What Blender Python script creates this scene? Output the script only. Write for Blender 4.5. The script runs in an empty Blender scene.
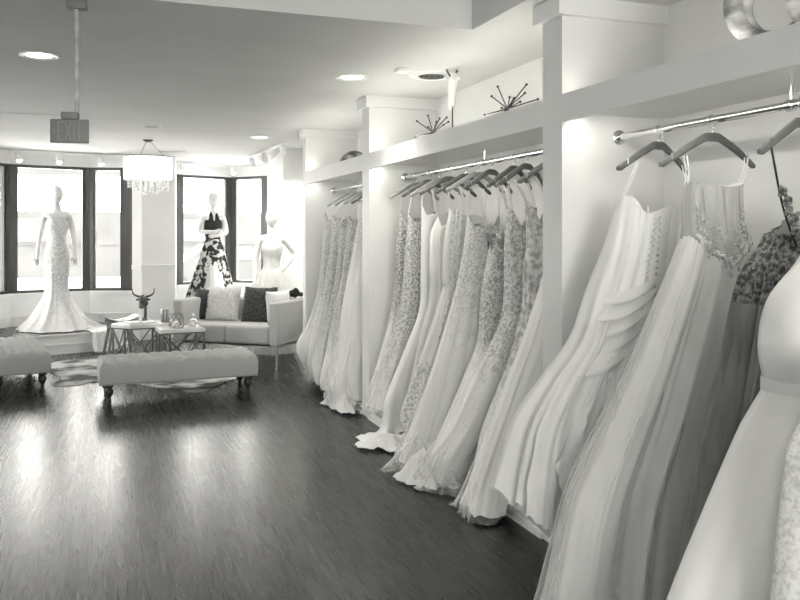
import bpy, bmesh, math, random
from mathutils import Vector, Matrix, noise as mnoise
random.seed(7)
PI = math.pi
scene = bpy.context.scene
C = scene.collection
TINT = (1.0, 0.985, 0.86)          # warm sepia toned light of the monochrome photograph

# ------------------------------------------------------------------ camera
F = 820.0
YAW = math.atan(298 / F)
cd = bpy.data.cameras.new('camera'); cam = bpy.data.objects.new('camera', cd); C.objects.link(cam)
cd.sensor_width = 36; cd.lens = 36 * F / 800.0
cd.shift_y = (234 - 300) / 800.0
cd.clip_start = 0.05; cd.clip_end = 200
cam.location = (0, 0, 1.5); cam.rotation_euler = (PI / 2, 0, -YAW)
scene.camera = cam

# ------------------------------------------------------------------ materials
def mat(name, g, rough=0.6, metal=0.0, spec=0.5, **k):
    m = bpy.data.materials.new(name); m.use_nodes = True
    nt = m.node_tree; b = nt.nodes['Principled BSDF']
    c = (g, g, g) if not isinstance(g, tuple) else g
    b.inputs['Base Color'].default_value = (*c, 1); b.inputs['Roughness'].default_value = rough
    b.inputs['Metallic'].default_value = metal; b.inputs['Specular IOR Level'].default_value = spec
    if 'sheen' in k: b.inputs['Sheen Weight'].default_value = k['sheen']
    if 'trans' in k: b.inputs['Transmission Weight'].default_value = k['trans']; b.inputs['IOR'].default_value = k.get('ior', 1.45)
    if 'emit' in k:
        b.inputs['Emission Color'].default_value = (*TINT, 1); b.inputs['Emission Strength'].default_value = k['emit']
    return m
def nodes(m): return m.node_tree.nodes, m.node_tree.links, m.node_tree.nodes['Principled BSDF']
def add_noise(m, lo, hi, scale, detail=4, p0=0.35, p1=0.65, stretch=(1, 1, 1), bump=0, kind='noise', rough=None, dist=0.01):
    n, l, b = nodes(m)
    tc = n.new('ShaderNodeTexCoord'); mp = n.new('ShaderNodeMapping'); mp.inputs['Scale'].default_value = stretch
    l.new(tc.outputs['Object'], mp.inputs['Vector'])
    if kind == 'noise':
        t = n.new('ShaderNodeTexNoise'); t.inputs['Detail'].default_value = detail; out = t.outputs['Fac']
    else:
        t = n.new('ShaderNodeTexVoronoi'); t.feature = kind; out = t.outputs['Distance']
    t.inputs['Scale'].default_value = scale
    l.new(mp.outputs['Vector'], t.inputs['Vector'])
    r = n.new('ShaderNodeValToRGB'); e = r.color_ramp.elements
    e[0].position = p0; e[0].color = (lo, lo, lo, 1); e[1].position = p1; e[1].color = (hi, hi, hi, 1)
    l.new(out, r.inputs['Fac']); l.new(r.outputs['Color'], b.inputs['Base Color'])
    if bump:
        bp = n.new('ShaderNodeBump'); bp.inputs['Strength'].default_value = bump; bp.inputs['Distance'].default_value = dist
        l.new(out, bp.inputs['Height']); l.new(bp.outputs['Normal'], b.inputs['Normal'])
    return m
def fabric(name, lo, hi, scale=60, bump=0.2, rough=0.85, trans=0.0, **k):
    m = mat(name, hi, rough, spec=k.pop('spec', 0.2), sheen=k.pop('sheen', 0.15)); add_noise(m, lo, hi, scale, bump=bump, **k)
    if trans:
        n, l, b = nodes(m); out = n['Material Output']
        t = n.new('ShaderNodeBsdfTranslucent'); t.inputs['Color'].default_value = (hi, hi, hi, 1)
        mx = n.new('ShaderNodeMixShader'); mx.inputs['Fac'].default_value = trans
        l.new(b.outputs[0], mx.inputs[1]); l.new(t.outputs[0], mx.inputs[2]); l.new(mx.outputs[0], out.inputs['Surface'])
    return m
def sheer(name, g, alpha):
    m = mat(name, g, 0.8, spec=0.1); n, l, b = nodes(m); out = n['Material Output']
    t = n.new('ShaderNodeBsdfTransparent'); mx = n.new('ShaderNodeMixShader')
    lw = n.new('ShaderNodeLayerWeight'); lw.inputs['Blend'].default_value = 0.35
    mr = n.new('ShaderNodeMapRange'); mr.inputs['To Min'].default_value = alpha; mr.inputs['To Max'].default_value = min(1, alpha + 0.5)
    l.new(lw.outputs['Facing'], mr.inputs['Value']); l.new(mr.outputs['Result'], mx.inputs['Fac'])
    l.new(t.outputs[0], mx.inputs[1]); l.new(b.outputs[0], mx.inputs[2]); l.new(mx.outputs[0], out.inputs['Surface'])
    return m
M = {}
M['wall'] = add_noise(mat('wall_paint', 0.8, 0.6), 0.77, 0.81, 3)
M['ceil'] = add_noise(mat('ceiling_paint', 0.8, 0.8), 0.64, 0.68, 2)
M['trim'] = mat('white_gloss_trim', 0.80, 0.35)
M['unit'] = add_noise(mat('white_lacquer', 0.78, 0.4), 0.74, 0.77, 4)
M['frame'] = add_noise(mat('dark_window_frame', 0.05, 0.35), 0.045, 0.075, 14, stretch=(1, 1, .1))
M['chrome'] = mat('chrome', 0.75, 0.12, 1.0)
M['steel'] = mat('brushed_steel', 0.36, 0.3, 1.0)
M['gun'] = mat('gunmetal_tube', 0.20, 0.3, 1.0)
M['stoolwood'] = add_noise(mat('stool_wood', 0.2, 0.5), 0.12, 0.24, 14, stretch=(.3, 1, 1))
M['darkmetal'] = mat('dark_metal', 0.06, 0.35, 0.8)
M['wood_dark'] = add_noise(mat('dark_turned_wood', 0.03, 0.3), 0.018, 0.04, 20, stretch=(1, 1, .2))
M['wood_grey'] = add_noise(mat('grey_hanger_wood', 0.12, 0.45), 0.085, 0.14, 18, stretch=(.3, 1, 1))
M['wood_pale'] = add_noise(mat('pale_hanger_wood', 0.3, 0.45), 0.24, 0.34, 18, stretch=(.3, 1, 1))
M['linen'] = fabric('linen', 0.38, 0.47, 220, 0.25)
M['linen2'] = fabric('sofa_linen', 0.40, 0.50, 240, 0.25)
M['nail'] = mat('nailhead', 0.12, 0.3, 0.8)
M['mann'] = mat('mannequin_white', 0.72, 0.45)
M['marble'] = add_noise(mat('white_marble', 0.8, 0.15), 0.62, 0.84, 3, 8, 0.3, 0.5)
M['satin'] = fabric('ivory_satin', 0.76, 0.80, 5, 0.02, 0.38, 0.1, spec=0.45, sheen=.1)
M['chiffon'] = fabric('ivory_chiffon', 0.72, 0.78, 14, 0.1, 0.8, 0.2, stretch=(1, 1, .12))
M['tulle'] = fabric('white_tulle', 0.78, 0.85, 22, 0.22, 0.9, 0.25, stretch=(1, 1, .08))
M['tulle_d'] = fabric('charcoal_tulle', 0.20, 0.30, 22, 0.2, 0.9, 0.15, stretch=(1, 1, .06))
M['lace'] = fabric('ivory_lace', 0.40, 0.80, 55, 0.6, 0.85, 0.1, p0=.40, p1=.56)
M['lace2'] = fabric('beaded_lace', 0.34, 0.72, 70, 0.7, 0.8, 0.1, p0=.40, p1=.60)
M['lace3'] = fabric('fine_beaded_lace', 0.36, 0.70, 110, 0.6, 0.75, 0.1, p0=.40, p1=.58)
M['lace_sw'] = fabric('swirl_lace', 0.40, 0.70, 38, 0.6, 0.8, 0.1, detail=2, p0=.42, p1=.56)
M['lace_w'] = fabric('white_lace', 0.60, 0.82, 75, 0.5, 0.85, 0.15, p0=.40, p1=.56)
def lace_fade(zc, wid, lo=.40, hi=.74, plain=.77, scale=75):
    m = fabric('lace_to_tulle', lo, hi, scale, 0.5, 0.85, p0=.41, p1=.58); n, l, b = nodes(m)
    src = b.inputs['Base Color'].links[0].from_socket
    tc = n.new('ShaderNodeTexCoord'); sx = n.new('ShaderNodeSeparateXYZ'); l.new(tc.outputs['Object'], sx.inputs[0])
    nz = n.new('ShaderNodeTexNoise'); nz.inputs['Scale'].default_value = 16; l.new(tc.outputs['Object'], nz.inputs['Vector'])
    ma = n.new('ShaderNodeMath'); ma.operation = 'MULTIPLY_ADD'; ma.inputs[1].default_value = wid * 1.6; l.new(nz.outputs['Fac'], ma.inputs[0]); l.new(sx.outputs['Z'], ma.inputs[2])
    mr = n.new('ShaderNodeMapRange'); mr.inputs['From Min'].default_value = zc + wid * .8 - wid / 2; mr.inputs['From Max'].default_value = zc + wid * .8 + wid / 2; l.new(ma.outputs[0], mr.inputs['Value'])
    mx = n.new('ShaderNodeMix'); mx.data_type = 'RGBA'; mx.inputs[6].default_value = (plain, plain, plain, 1); l.new(mr.outputs[0], mx.inputs[0]); l.new(src, mx.inputs[7]); l.new(mx.outputs[2], b.inputs['Base Color'])
    return m
M['illusion'] = sheer('sheer_net', 0.62, 0.35)
def sheer_fade(g, alpha, ztop):
    m = sheer('sheer_tulle', g, alpha); n, l, b = nodes(m); mx = [x for x in n if x.type == 'MIX_SHADER'][0]; src = mx.inputs[0].links[0].from_socket
    tc = n.new('ShaderNodeTexCoord'); sx = n.new('ShaderNodeSeparateXYZ'); l.new(tc.outputs['Object'], sx.inputs[0])
    mr = n.new('ShaderNodeMapRange'); mr.inputs['From Min'].default_value = ztop - .03; mr.inputs['From Max'].default_value = ztop - .45; l.new(sx.outputs['Z'], mr.inputs['Value'])
    mu = n.new('ShaderNodeMath'); mu.operation = 'MULTIPLY'; l.new(src, mu.inputs[0]); l.new(mr.outputs[0], mu.inputs[1]); l.new(mu.outputs[0], mx.inputs[0])
    return m
M['sheer'] = sheer('sheer_tulle', 0.80, 0.12)
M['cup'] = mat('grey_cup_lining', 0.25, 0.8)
M['black_lace'] = fabric('black_floral_lace', 0.06, 0.30, 60, 0.6, 0.8, p0=.42, p1=.62)
M['blackfab'] = fabric('black_fabric', 0.012, 0.04, 60, 0.4)
M['print'] = None
M['fur_l'] = fabric('pale_fur', 0.52, 0.72, 40, 0.6)
M['fur_d'] = fabric('charcoal_fur', 0.035, 0.12, 40, 0.6)
M['pil_w'] = fabric('white_cushion_cloth', 0.70, 0.78, 90, 0.3)
M['pil_d'] = fabric('dark_cushion_cloth', 0.03, 0.06, 90, 0.3)
M['bronze'] = add_noise(mat('dark_bronze', 0.07, 0.4, 0.5), 0.04, 0.12, 25)
M['plaster'] = mat('white_plaster', 0.8, 0.6)
M['candle'] = mat('white_wax', 0.8, 0.5)
M['lamp'] = mat('lamp_lens', 0.9, 0.5, emit=14)
M['led'] = mat('led_strip', 0.9, 0.5, emit=4)
M['bulb'] = mat('bulb_glow', 0.9, 0.5, emit=8)
M['crystal'] = mat('crystal_glass', 0.95, 0.05, trans=0.7, ior=1.5)
M['clearglass'] = mat('clear_glass', 0.98, 0.03, trans=1.0, ior=1.3)
M['signgrey'] = mat('sign_housing', 0.19, 0.5)
M['signtext'] = mat('sign_letters', 0.24, 0.5)
M['galv'] = add_noise(mat('painted_conduit', 0.5, 0.5), 0.36, 0.6, 12)
M['ceramic'] = add_noise(mat('mottled_bowl', 0.2, 0.4), 0.03, 0.38, 9, 6, .4, .62, bump=.3)
M['ringwood'] = add_noise(mat('weathered_wood_ring', 0.3, 0.5), 0.10, 0.52, 7, 6, .35, .62, stretch=(1, 1, 2.5), bump=.2)
M['concrete'] = add_noise(mat('street_concrete', 0.6, 0.9), 0.62, 0.74, 1.5)
M['facade'] = add_noise(mat('facade_render', 0.05, 0.9), 0.043, 0.063, 0.8)
M['facade2'] = mat('facade_white', 0.8, 0.9)
M['carpaint'] = mat('silver_car_paint', 0.05, 0.7)
M['carglass'] = mat('car_glass', 0.06, 0.1)
M['tyre'] = mat('tyre_rubber', 0.03, 0.8)
# window glass
g = bpy.data.materials.new('window_glass'); g.use_nodes = True; n = g.node_tree.nodes; n.clear()
o = n.new('ShaderNodeOutputMaterial'); t = n.new('ShaderNodeBsdfTransparent'); gl = n.new('ShaderNodeBsdfGlossy'); gl.inputs['Roughness'].default_value = .02
fr = n.new('ShaderNodeFresnel'); fr.inputs['IOR'].default_value = 1.25; mx = n.new('ShaderNodeMixShader')
L = g.node_tree.links; L.new(fr.outputs[0], mx.inputs[0]); L.new(t.outputs[0], mx.inputs[1]); L.new(gl.outputs[0], mx.inputs[2]); L.new(mx.outputs[0], o.inputs[0])
M['glass'] = g
# lampshade
g = mat('lampshade_fabric', 0.85, 0.8); n, l, b = nodes(g); tr = n.new('ShaderNodeBsdfTranslucent'); tr.inputs['Color'].default_value = (.9, .9, .9, 1)
mx = n.new('ShaderNodeMixShader'); mx.inputs[0].default_value = .6
l.new(b.outputs[0], mx.inputs[1]); l.new(tr.outputs[0], mx.inputs[2]); l.new(mx.outputs[0], n['Material Output'].inputs['Surface']); M['shade'] = g
# floral black and white print
g = mat('black_white_floral_print', 0.5, 0.7); add_noise(g, 0.012, 0.60, 13, 3, .48, .54); M['print'] = g
g = mat('cowhide', 0.5, 0.9); add_noise(g, 0.03, 0.46, 2.6, 6, .42, .56, bump=.3); M['hide'] = g
# wooden floor: dark boards running along the racks
g = mat('dark_floor_boards', 0.03, 0.3, spec=0.36); n, l, b = nodes(g)
tc = n.new('ShaderNodeTexCoord'); mp = n.new('ShaderNodeMapping'); mp.inputs['Rotation'].default_value = (0, 0, PI / 2)
br = n.new('ShaderNodeTexBrick'); br.inputs['Scale'].default_value = 1; br.inputs['Brick Width'].default_value = 1.9; br.inputs['Row Height'].default_value = 0.145
br.inputs['Mortar Size'].default_value = 0.003; br.inputs['Color1'].default_value = (.006, .006, .006, 1); br.inputs['Color2'].default_value = (.013, .013, .013, 1); br.inputs['Mortar'].default_value = (.002, .002, .002, 1)
l.new(tc.outputs['Object'], mp.inputs[0]); l.new(mp.outputs[0], br.inputs['Vector'])
mp2 = n.new('ShaderNodeMapping'); mp2.inputs['Scale'].default_value = (26, 1.3, 1); l.new(tc.outputs['Object'], mp2.inputs[0])
ns = n.new('ShaderNodeTexNoise'); ns.inputs['Scale'].default_value = 2.2; ns.inputs['Detail'].default_value = 4; ns.inputs['Distortion'].default_value = .4; l.new(mp2.outputs[0], ns.inputs['Vector'])
mxc = n.new('ShaderNodeMix'); mxc.data_type = 'RGBA'; mxc.blend_type = 'MULTIPLY'; mxc.inputs[0].default_value = 0.8
cr = n.new('ShaderNodeValToRGB'); cr.color_ramp.elements[0].position = .3; cr.color_ramp.elements[0].color = (.7, .7, .7, 1); cr.color_ramp.elements[1].position = .75; cr.color_ramp.elements[1].color = (1.3, 1.3, 1.3, 1)
l.new(ns.outputs['Fac'], cr.inputs[0]); l.new(br.outputs['Color'], mxc.inputs[6]); l.new(cr.outputs[0], mxc.inputs[7]); l.new(mxc.outputs[2], b.inputs['Base Color'])
mr = n.new('ShaderNodeMapRange'); mr.inputs['From Min'].default_value = .25; mr.inputs['From Max'].default_value = .75; mr.inputs['To Min'].default_value = .255; mr.inputs['To Max'].default_value = .295; l.new(ns.outputs['Fac'], mr.inputs['Value']); l.new(mr.outputs[0], b.inputs['Roughness'])
bp = n.new('ShaderNodeBump'); bp.inputs['Strength'].default_value = .04; bp.inputs['Distance'].default_value = .0015
ad = n.new('ShaderNodeMath'); ad.operation = 'ADD'; l.new(ns.outputs['Fac'], ad.inputs[0]); l.new(br.outputs['Fac'], ad.inputs[1]); ad2 = n.new('ShaderNodeMath'); ad2.operation = 'SUBTRACT'; l.new(ns.outputs['Fac'], ad2.inputs[0]); l.new(br.outputs['Fac'], ad2.inputs[1])
l.new(ad2.outputs[0], bp.inputs['Height']); l.new(bp.outputs[0], b.inputs['Normal']); M['floor'] = g

# ------------------------------------------------------------------ object helpers
def tag(o, label=None, cat=None, group=None, kind=None):
    if label: o['label'] = label
    if cat: o['category'] = cat
    if group: o['group'] = group
    if kind: o['kind'] = kind
    return o
def thing(name, label, cat, loc=(0, 0, 0), rz=0, group=None):
    o = bpy.data.objects.new(name, None); C.objects.link(o); o.empty_display_size = .1
    o.location = loc; o.rotation_euler = (0, 0, rz)
    return tag(o, label, cat, group)
def copy_tree(o, parent=None):
    c = o.copy(); C.objects.link(c)
    if parent: c.parent = parent
    for ch in list(o.children): copy_tree(ch, c)
    return c

class MB:
    """collects shapes and links them as one mesh object"""
    def __init__(s): s.v = []; s.f = []
    def add(s, vs, fs):
        k = len(s.v); s.v += [tuple(p) for p in vs]; s.f += [tuple(i + k for i in f) for f in fs]; return s
    def bm(s, b, mtx=None):
        b.verts.index_update(); vs = [(mtx @ v.co) if mtx else v.co.copy() for v in b.verts]
        fs = [[v.index for v in f.verts] for f in b.faces]; b.free(); return s.add(vs, fs)
    def box(s, c, d, rz=0, bev=0, seg=2, rot=None):
        b = bmesh.new(); bmesh.ops.create_cube(b, size=1)
        for v in b.verts: v.co = Vector((v.co.x * d[0], v.co.y * d[1], v.co.z * d[2]))
        if bev: bmesh.ops.bevel(b, geom=list(b.edges), offset=bev, segments=seg, profile=.5, affect='EDGES')
        m = Matrix.Translation(c) @ (rot if rot else Matrix.Rotation(rz, 4, 'Z'))
        return s.bm(b, m)
    def tube(s, pts, r, n=8, closed=False, cap=True):
        P = [Vector(p) for p in pts]; m = len(P)
        R = r if isinstance(r, (list, tuple)) else [r] * m
        up = None; vs = []
        for i, p in enumerate(P):
            if closed: tn = P[(i + 1) % m] - P[i - 1]
            else: tn = P[min(i + 1, m - 1)] - P[max(i - 1, 0)]
            tn.normalize()
            if up is None:
                up = Vector((0, 0, 1)) if abs(tn.z) < .9 else Vector((1, 0, 0))
            a = tn.cross(up)
            if a.length < 1e-6: a = tn.orthogonal()
            a.normalize(); up = a.cross(tn).normalized()
            for k in range(n):
                t = 2 * PI * k / n
                vs.append(p + (a * math.cos(t) + up * math.sin(t)) * R[i])
        fs = []
        for i in range(m if closed else m - 1):
            j = (i + 1) % m
            for k in range(n): fs.append((i * n + k, i * n + (k + 1) % n, j * n + (k + 1) % n, j * n + k))
        if not closed and cap: fs.append(tuple(range(n))[::-1]); fs.append(tuple((m - 1) * n + k for k in range(n)))
        return s.add(vs, fs)
    def lathe(s, prof, c=(0, 0, 0), n=24, cap=True):
        vs = [(c[0] + r * math.cos(2 * PI * k / n), c[1] + r * math.sin(2 * PI * k / n), c[2] + z) for r, z in prof for k in range(n)]
        fs = [(i * n + k, i * n + (k + 1) % n, (i + 1) * n + (k + 1) % n, (i + 1) * n + k) for i in range(len(prof) - 1) for k in range(n)]
        if cap: fs += [tuple(range(n))[::-1], tuple((len(prof) - 1) * n + k for k in range(n))]
        return s.add(vs, fs)
    def rings(s, rows, closed=True, cap0=False, cap1=False):
        n = len(rows[0]); vs = [p for r in rows for p in r]; fs = []
        for i in range(len(rows) - 1):
            for k in range(n if closed else n - 1):
                fs.append((i * n + k, i * n + (k + 1) % n, (i + 1) * n + (k + 1) % n, (i + 1) * n + k))
        if cap0: fs.append(tuple(range(n))[::-1])
        if cap1: fs.append(tuple((len(rows) - 1) * n + k for k in range(n)))
        return s.add(vs, fs)
    def ball(s, c, r, sub=2):
        b = bmesh.new(); bmesh.ops.create_icosphere(b, subdivisions=sub, radius=1)
        r = r if isinstance(r, (list, tuple)) else (r, r, r)
        for v in b.verts: v.co = Vector((v.co.x * r[0] + c[0], v.co.y * r[1] + c[1], v.co.z * r[2] + c[2]))
        return s.bm(b)
    def prism(s, poly, z0, z1):
        n = len(poly); vs = [(x, y, z0) for x, y in poly] + [(x, y, z1) for x, y in poly]
        return s.add(vs, [tuple(range(n))[::-1], tuple(range(n, 2 * n))] + [(i, (i + 1) % n, n + (i + 1) % n, n + i) for i in range(n)])
    def torus(s, c, R, r, rot=None, n=48, m=16, wob=0):
        pts = []
        for i in range(n):
            t = 2 * PI * i / n; p = Vector((R * math.cos(t), R * math.sin(t), 0))
            if rot: p = rot @ p
            pts.append(Vector(c) + p)
        return s.tube(pts, r, m, closed=True)
    def build(s, name, m, parent=None, off=None, smooth=True, angle=40, double=False):
        me = bpy.data.meshes.new(name)
        if off: s.v = [(a - off[0], b - off[1], c - off[2]) for a, b, c in s.v]
        me.from_pydata(s.v, [], s.f); me.validate()
        b = bmesh.new(); b.from_mesh(me); bmesh.ops.recalc_face_normals(b, faces=b.faces); b.to_mesh(me); b.free()
        me.materials.append(m)
        if smooth:
            me.polygons.foreach_set('use_smooth', [True] * len(me.polygons))
            try: me.set_sharp_from_angle(angle=math.radians(angle))
            except Exception: pass
        o = bpy.data.objects.new(name, me); C.objects.link(o)
        if parent: o.parent = parent
        return o
def struct(name, mb, m, parent=None, **k):
    o = mb.build(name, m, parent, **k)
    if not parent: o['kind'] = 'structure'
    return o
def lerp(a, b, t): return a + (b - a) * t
def curve(pts, n):
    """Catmull-Rom through tuples"""
    out = []; m = len(pts)
    for i in range(n):
        t = i / (n - 1) * (m - 1); k = min(int(t), m - 2); u = t - k
        p0 = pts[max(k - 1, 0)]; p1 = pts[k]; p2 = pts[k + 1]; p3 = pts[min(k + 2, m - 1)]
        out.append(tuple(0.5 * (2 * b + (c - a) * u + (2 * a - 5 * b + 4 * c - d) * u * u + (3 * b - a - 3 * c + d) * u ** 3) for a, b, c, d in zip(p0, p1, p2, p3)))
    return out

# ------------------------------------------------------------------ room shell
HC = 2.62
struct('floor', MB().prism([(-4.5, -2.5), (2.66, -2.5), (2.66, 14.2), (-4.5, 14.2)], -.12, 0), M['floor'], smooth=False)
cm = MB()
cm.prism([(-4.5, 4.096), (2.7, 4.096), (2.7, 14.0), (-4.5, 14.0)], HC, HC + .55)
cm.prism([(1.909, -2.5), (2.7, -2.5), (2.7, 4.096), (1.909, 4.096)], HC, HC + .55)
cm.prism([(-4.5, -2.5), (1.909, -2.5), (1.909, 4.096), (-4.5, 4.096)], HC + .38, HC + .55)
struct('ceiling', cm, M['ceil'], smooth=False)
tr = MB(); tr.add([(-4.5, 8.20, HC), (-4.5, 8.42, HC), (-4.5, 8.33, HC - .05), (.02, 8.30, HC), (.02, 8.34, HC), (.02, 8.32, HC - .002)], [(0, 1, 2), (3, 5, 4), (0, 2, 5, 3), (2, 1, 4, 5), (1, 0, 3, 4)])
struct('trim_1', tr, M['ceil'], smooth=False)
struct('wall_right', MB().box((2.66, 4.05, 1.4), (.08, 13.1, 2.8)), M['wall'], smooth=False)
def holed(axis, pos, lo, hi, top, holes):
    m_ = MB()
    def bx(a0, a1, z0, z1):
        if axis == 'x': m_.box((pos, (a0 + a1) / 2, (z0 + z1) / 2), (.08, a1 - a0, z1 - z0))
        else: m_.box(((a0 + a1) / 2, pos, (z0 + z1) / 2), (a1 - a0, .08, z1 - z0))
    e = lo
    for a0, a1, z0, z1 in holes: bx(e, a0, 0, top); bx(a0, a1, 0, z0); bx(a0, a1, z1, top); e = a1
    bx(e, hi, 0, top); return m_
FILL_LH = [(7.0, 8.6, .6, 2.3)]; FILL_FH = [(-3.0, -1.8, .7, 2.2), (-.3, 1.7, .6, 2.35)]  # unseen window openings, added to let soft light into the room
struct('wall_left', holed('x', -4.54, -2.58, 9.15, 3.1, FILL_LH), M['wall'], smooth=False)
struct('wall_front', holed('y', -2.54, -4.5, 2.7, 3.1, FILL_FH), M['wall'], smooth=False)

def seg_wall(mb, a, b, z0, z1, th=.10):
    """vertical slab from a to b (plan points), thickness going away from the room"""
    d = Vector((b[0] - a[0], b[1] - a[1])); ln = d.length; d.normalize(); nrm = Vector((-d.y, d.x))
    q = [(a[0], a[1]), (b[0], b[1]), (b[0] + nrm.x * th, b[1] + nrm.y * th), (a[0] + nrm.x * th, a[1] + nrm.y * th)]
    mb.prism(q, z0, z1)
P = [(-4.5, 9.1), (-1.86, 11.0), (-1.16, 12.13), (-.16, 12.40), (.40, 12.20), (.53, 12.16), (.99, 12.25), (1.10, 13.30), (2.01, 13.74), (2.50, 13.14), (2.23, 10.6), (2.64, 10.6)]
SILL, HEAD = 0.70, 2.44
wf = MB()
seg_wall(wf, P[0], P[1], 0, HC)
for i in (1, 2, 3, 7, 8):
    seg_wall(wf, P[i], P[i + 1], 0, SILL); seg_wall(wf, P[i], P[i + 1], HEAD, HC)
for i in (4, 5, 6, 9): seg_wall(wf, P[i], P[i + 1], 0, HC)
seg_wall(wf, P[10], P[11], 0, HC, .08)
struct('wall_back', wf, M['wall'], smooth=False)
# mouldings: sill and base mouldings in the bays, chair rail on the pier
bm_ = MB()
def strip(mb, a, b, z, h, t, inset=0):
    d = Vector((b[0] - a[0], b[1] - a[1])).normalized(); nrm = Vector((d.y, -d.x))
    mb.prism([(a[0], a[1]), (a[0] + nrm.x * t, a[1] + nrm.y * t), (b[0] + nrm.x * t, b[1] + nrm.y * t), (b[0], b[1])], z, z + h)
for i in (1, 2, 3, 7, 8): strip(bm_, P[i], P[i + 1], .25, .12, .02); strip(bm_, P[i], P[i + 1], .37, .02, .03)
struct('baseboard_back', bm_, M['trim'], smooth=False)
sm = MB()
for i in (1, 2, 3, 7, 8): strip(sm, P[i], P[i + 1], SILL - .035, .035, .05)
struct('trim_2', sm, M['trim'], smooth=False)
cr_ = MB()
for i in (4, 5): strip(cr_, P[i], P[i + 1], 1.0, .05, .025); strip(cr_, P[i], P[i + 1], 1.045, .015, .04)
strip(cr_, P[5], P[6], 0, .16, .02)
struct('trim_3', cr_, M['trim'], smooth=False)
# display platforms
pl1 = [(-1.9, 10.62), (-.594, 11.03), (.12, 11.27), (.53, 12.16), (.40, 12.20), (-.16, 12.40), (-1.16, 12.13), (-1.86, 11.0)]
struct('trim_4', MB().prism(pl1[1:] + [pl1[0]], 0, .25), M['trim'], smooth=False)
struct('trim_5', MB().prism([(-1.9, 10.64), (-.594, 11.045), (.11, 11.285), (.515, 12.17), (.40, 12.19), (-.16, 12.385), (-1.155, 12.12), (-1.85, 11.0)], .25, .256), M['floor'], smooth=False)
pm = MB(); strip(pm, (-1.9, 10.62), (-.594, 11.03), .0, .11, .015); strip(pm, (-.594, 11.03), (.12, 11.27), 0, .11, .015); strip(pm, (-1.9, 10.62), (-.594, 11.03), .11, .018, .025); strip(pm, (-.594, 11.03), (.12, 11.27), .11, .018, .025)
strip(pm, (-1.9, 10.62), (-.594, 11.03), .225, .025, .02); strip(pm, (-.594, 11.03), (.12, 11.27), .225, .025, .02)
struct('trim_6', pm, M['trim'], smooth=False)
struct('trim_7', MB().prism([(1.05, 12.8), (2.3, 11.6), (2.50, 13.14), (2.01, 13.74), (1.10, 13.28)], 0, .25), M['trim'], smooth=False)

# windows: frame + pane
for k, i in enumerate((1, 2, 3, 7, 8)):
    a = Vector(P[i]); b_ = Vector(P[i + 1]); d = (b_ - a); ln = d.length; d.normalize(); nrm = Vector((-d.y, d.x)); rz = math.atan2(d.y, d.x)
    root = bpy.data.objects.new('window_%d' % (k + 1), None); C.objects.link(root); root['kind'] = 'structure'
    root.location = (a.x, a.y, SILL); root.rotation_euler = (0, 0, rz)
    H = HEAD - SILL
    wl, wr = (.075, .075)
    if i == 3: wl, wr = .05, .15
    if i == 7: wl, wr = .11, .075
    if i == 8: wr = .12
    fm = MB()
    fm.box((wl / 2, .05, H / 2), (wl, .10, H)); fm.box((ln - wr / 2, .05, H / 2), (wr, .10, H))
    fm.box((ln / 2, .05, .02), (ln, .10, .04)); fm.box((ln / 2, .05, H - .02), (ln, .10, .04))
    fm.box((wl + .012, .045, H / 2), (.02, .06, H)); fm.box((ln - wr - .012, .045, H / 2), (.02, .06, H))
    fm.build('window_frame', M['frame'], root, smooth=False)
    MB().box((ln / 2, .05, H / 2), (ln - .04, .008, H - .04)).build('pane', M['glass'], root, smooth=False)

for k, (a0, a1, z0, z1, ax) in enumerate([(*h, 'x') for h in FILL_LH] + [(*h, 'y') for h in FILL_FH]):  # windows added out of view as a source for the soft front light
    root = bpy.data.objects.new('window_%d' % (k + 6), None); C.objects.link(root); root['kind'] = 'structure'
    root.location = (-4.54, a0, z0) if ax == 'x' else (a0, -2.54, z0); root.rotation_euler = (0, 0, PI / 2 if ax == 'x' else 0)
    w_, h_ = a1 - a0, z1 - z0; fm = MB()
    for x in (.04, w_ / 2, w_ - .04): fm.box((x, 0, h_ / 2), (.08, .09, h_))
    for z in (.03, h_ - .03): fm.box((w_ / 2, 0, z), (w_, .09, .06))
    fm.build('window_frame', M['frame'], root, smooth=False)
    MB().box((w_ / 2, 0, h_ / 2), (w_ - .04, .008, h_ - .04)).build('pane', M['glass'], root, smooth=False)
    al = bpy.data.lights.new('portal', 'AREA'); al.shape = 'RECTANGLE'; al.size = w_; al.size_y = h_; al.cycles.is_portal = True
    lo = bpy.data.objects.new('portal', al); C.objects.link(lo)
    lo.location = (-4.62, (a0 + a1) / 2, (z0 + z1) / 2) if ax == 'x' else ((a0 + a1) / 2, -2.62, (z0 + z1) / 2)
    lo.rotation_euler = Vector((1, 0, 0) if ax == 'x' else (0, 1, 0)).to_track_quat('-Z', 'Y').to_euler()

# ------------------------------------------------------------------ street outside
st = MB().prism([(-60, 9.0), (60, 12.6), (60, 80), (-60, 80)], -.35, -.2)
b = st.build('street', M['concrete'], smooth=False); b['kind'] = 'structure'
bl = thing('building', 'pale building across the street beyond the shop windows', 'building', (0, 34, -.2))
MB().box((0, 3, 1.2), (70, 5, 2.4)).build('lower_wall', M['facade'], bl, smooth=False)
MB().box((0, 4, 2.55), (70, 5, .5)).build('upper_wall', M['facade2'], bl, smooth=False)
MB().box((0, .47, 1.92), (70, .06, 1.30)).build('shop_band', M['facade'], bl, smooth=False)
M['fglass'] = mat('facade_glass', .05, .3)
for x in range(-33, 34, 6): MB().box((x, .42, 1.85), (2.6, .06, .9)).build('window', M['fglass'], bl, smooth=False)
cn = thing('canopy', 'long pale canopy slab over the pavement outside the windows', 'canopy', (0, 22, 0))
MB().box((0, 0, 2.94), (60, 3.4, .24)).build('slab', M['facade2'], cn, smooth=False)
MB().box((0, -1.74, 2.95), (60, .06, .20)).build('gutter', M['facade'], cn, smooth=False)
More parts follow.
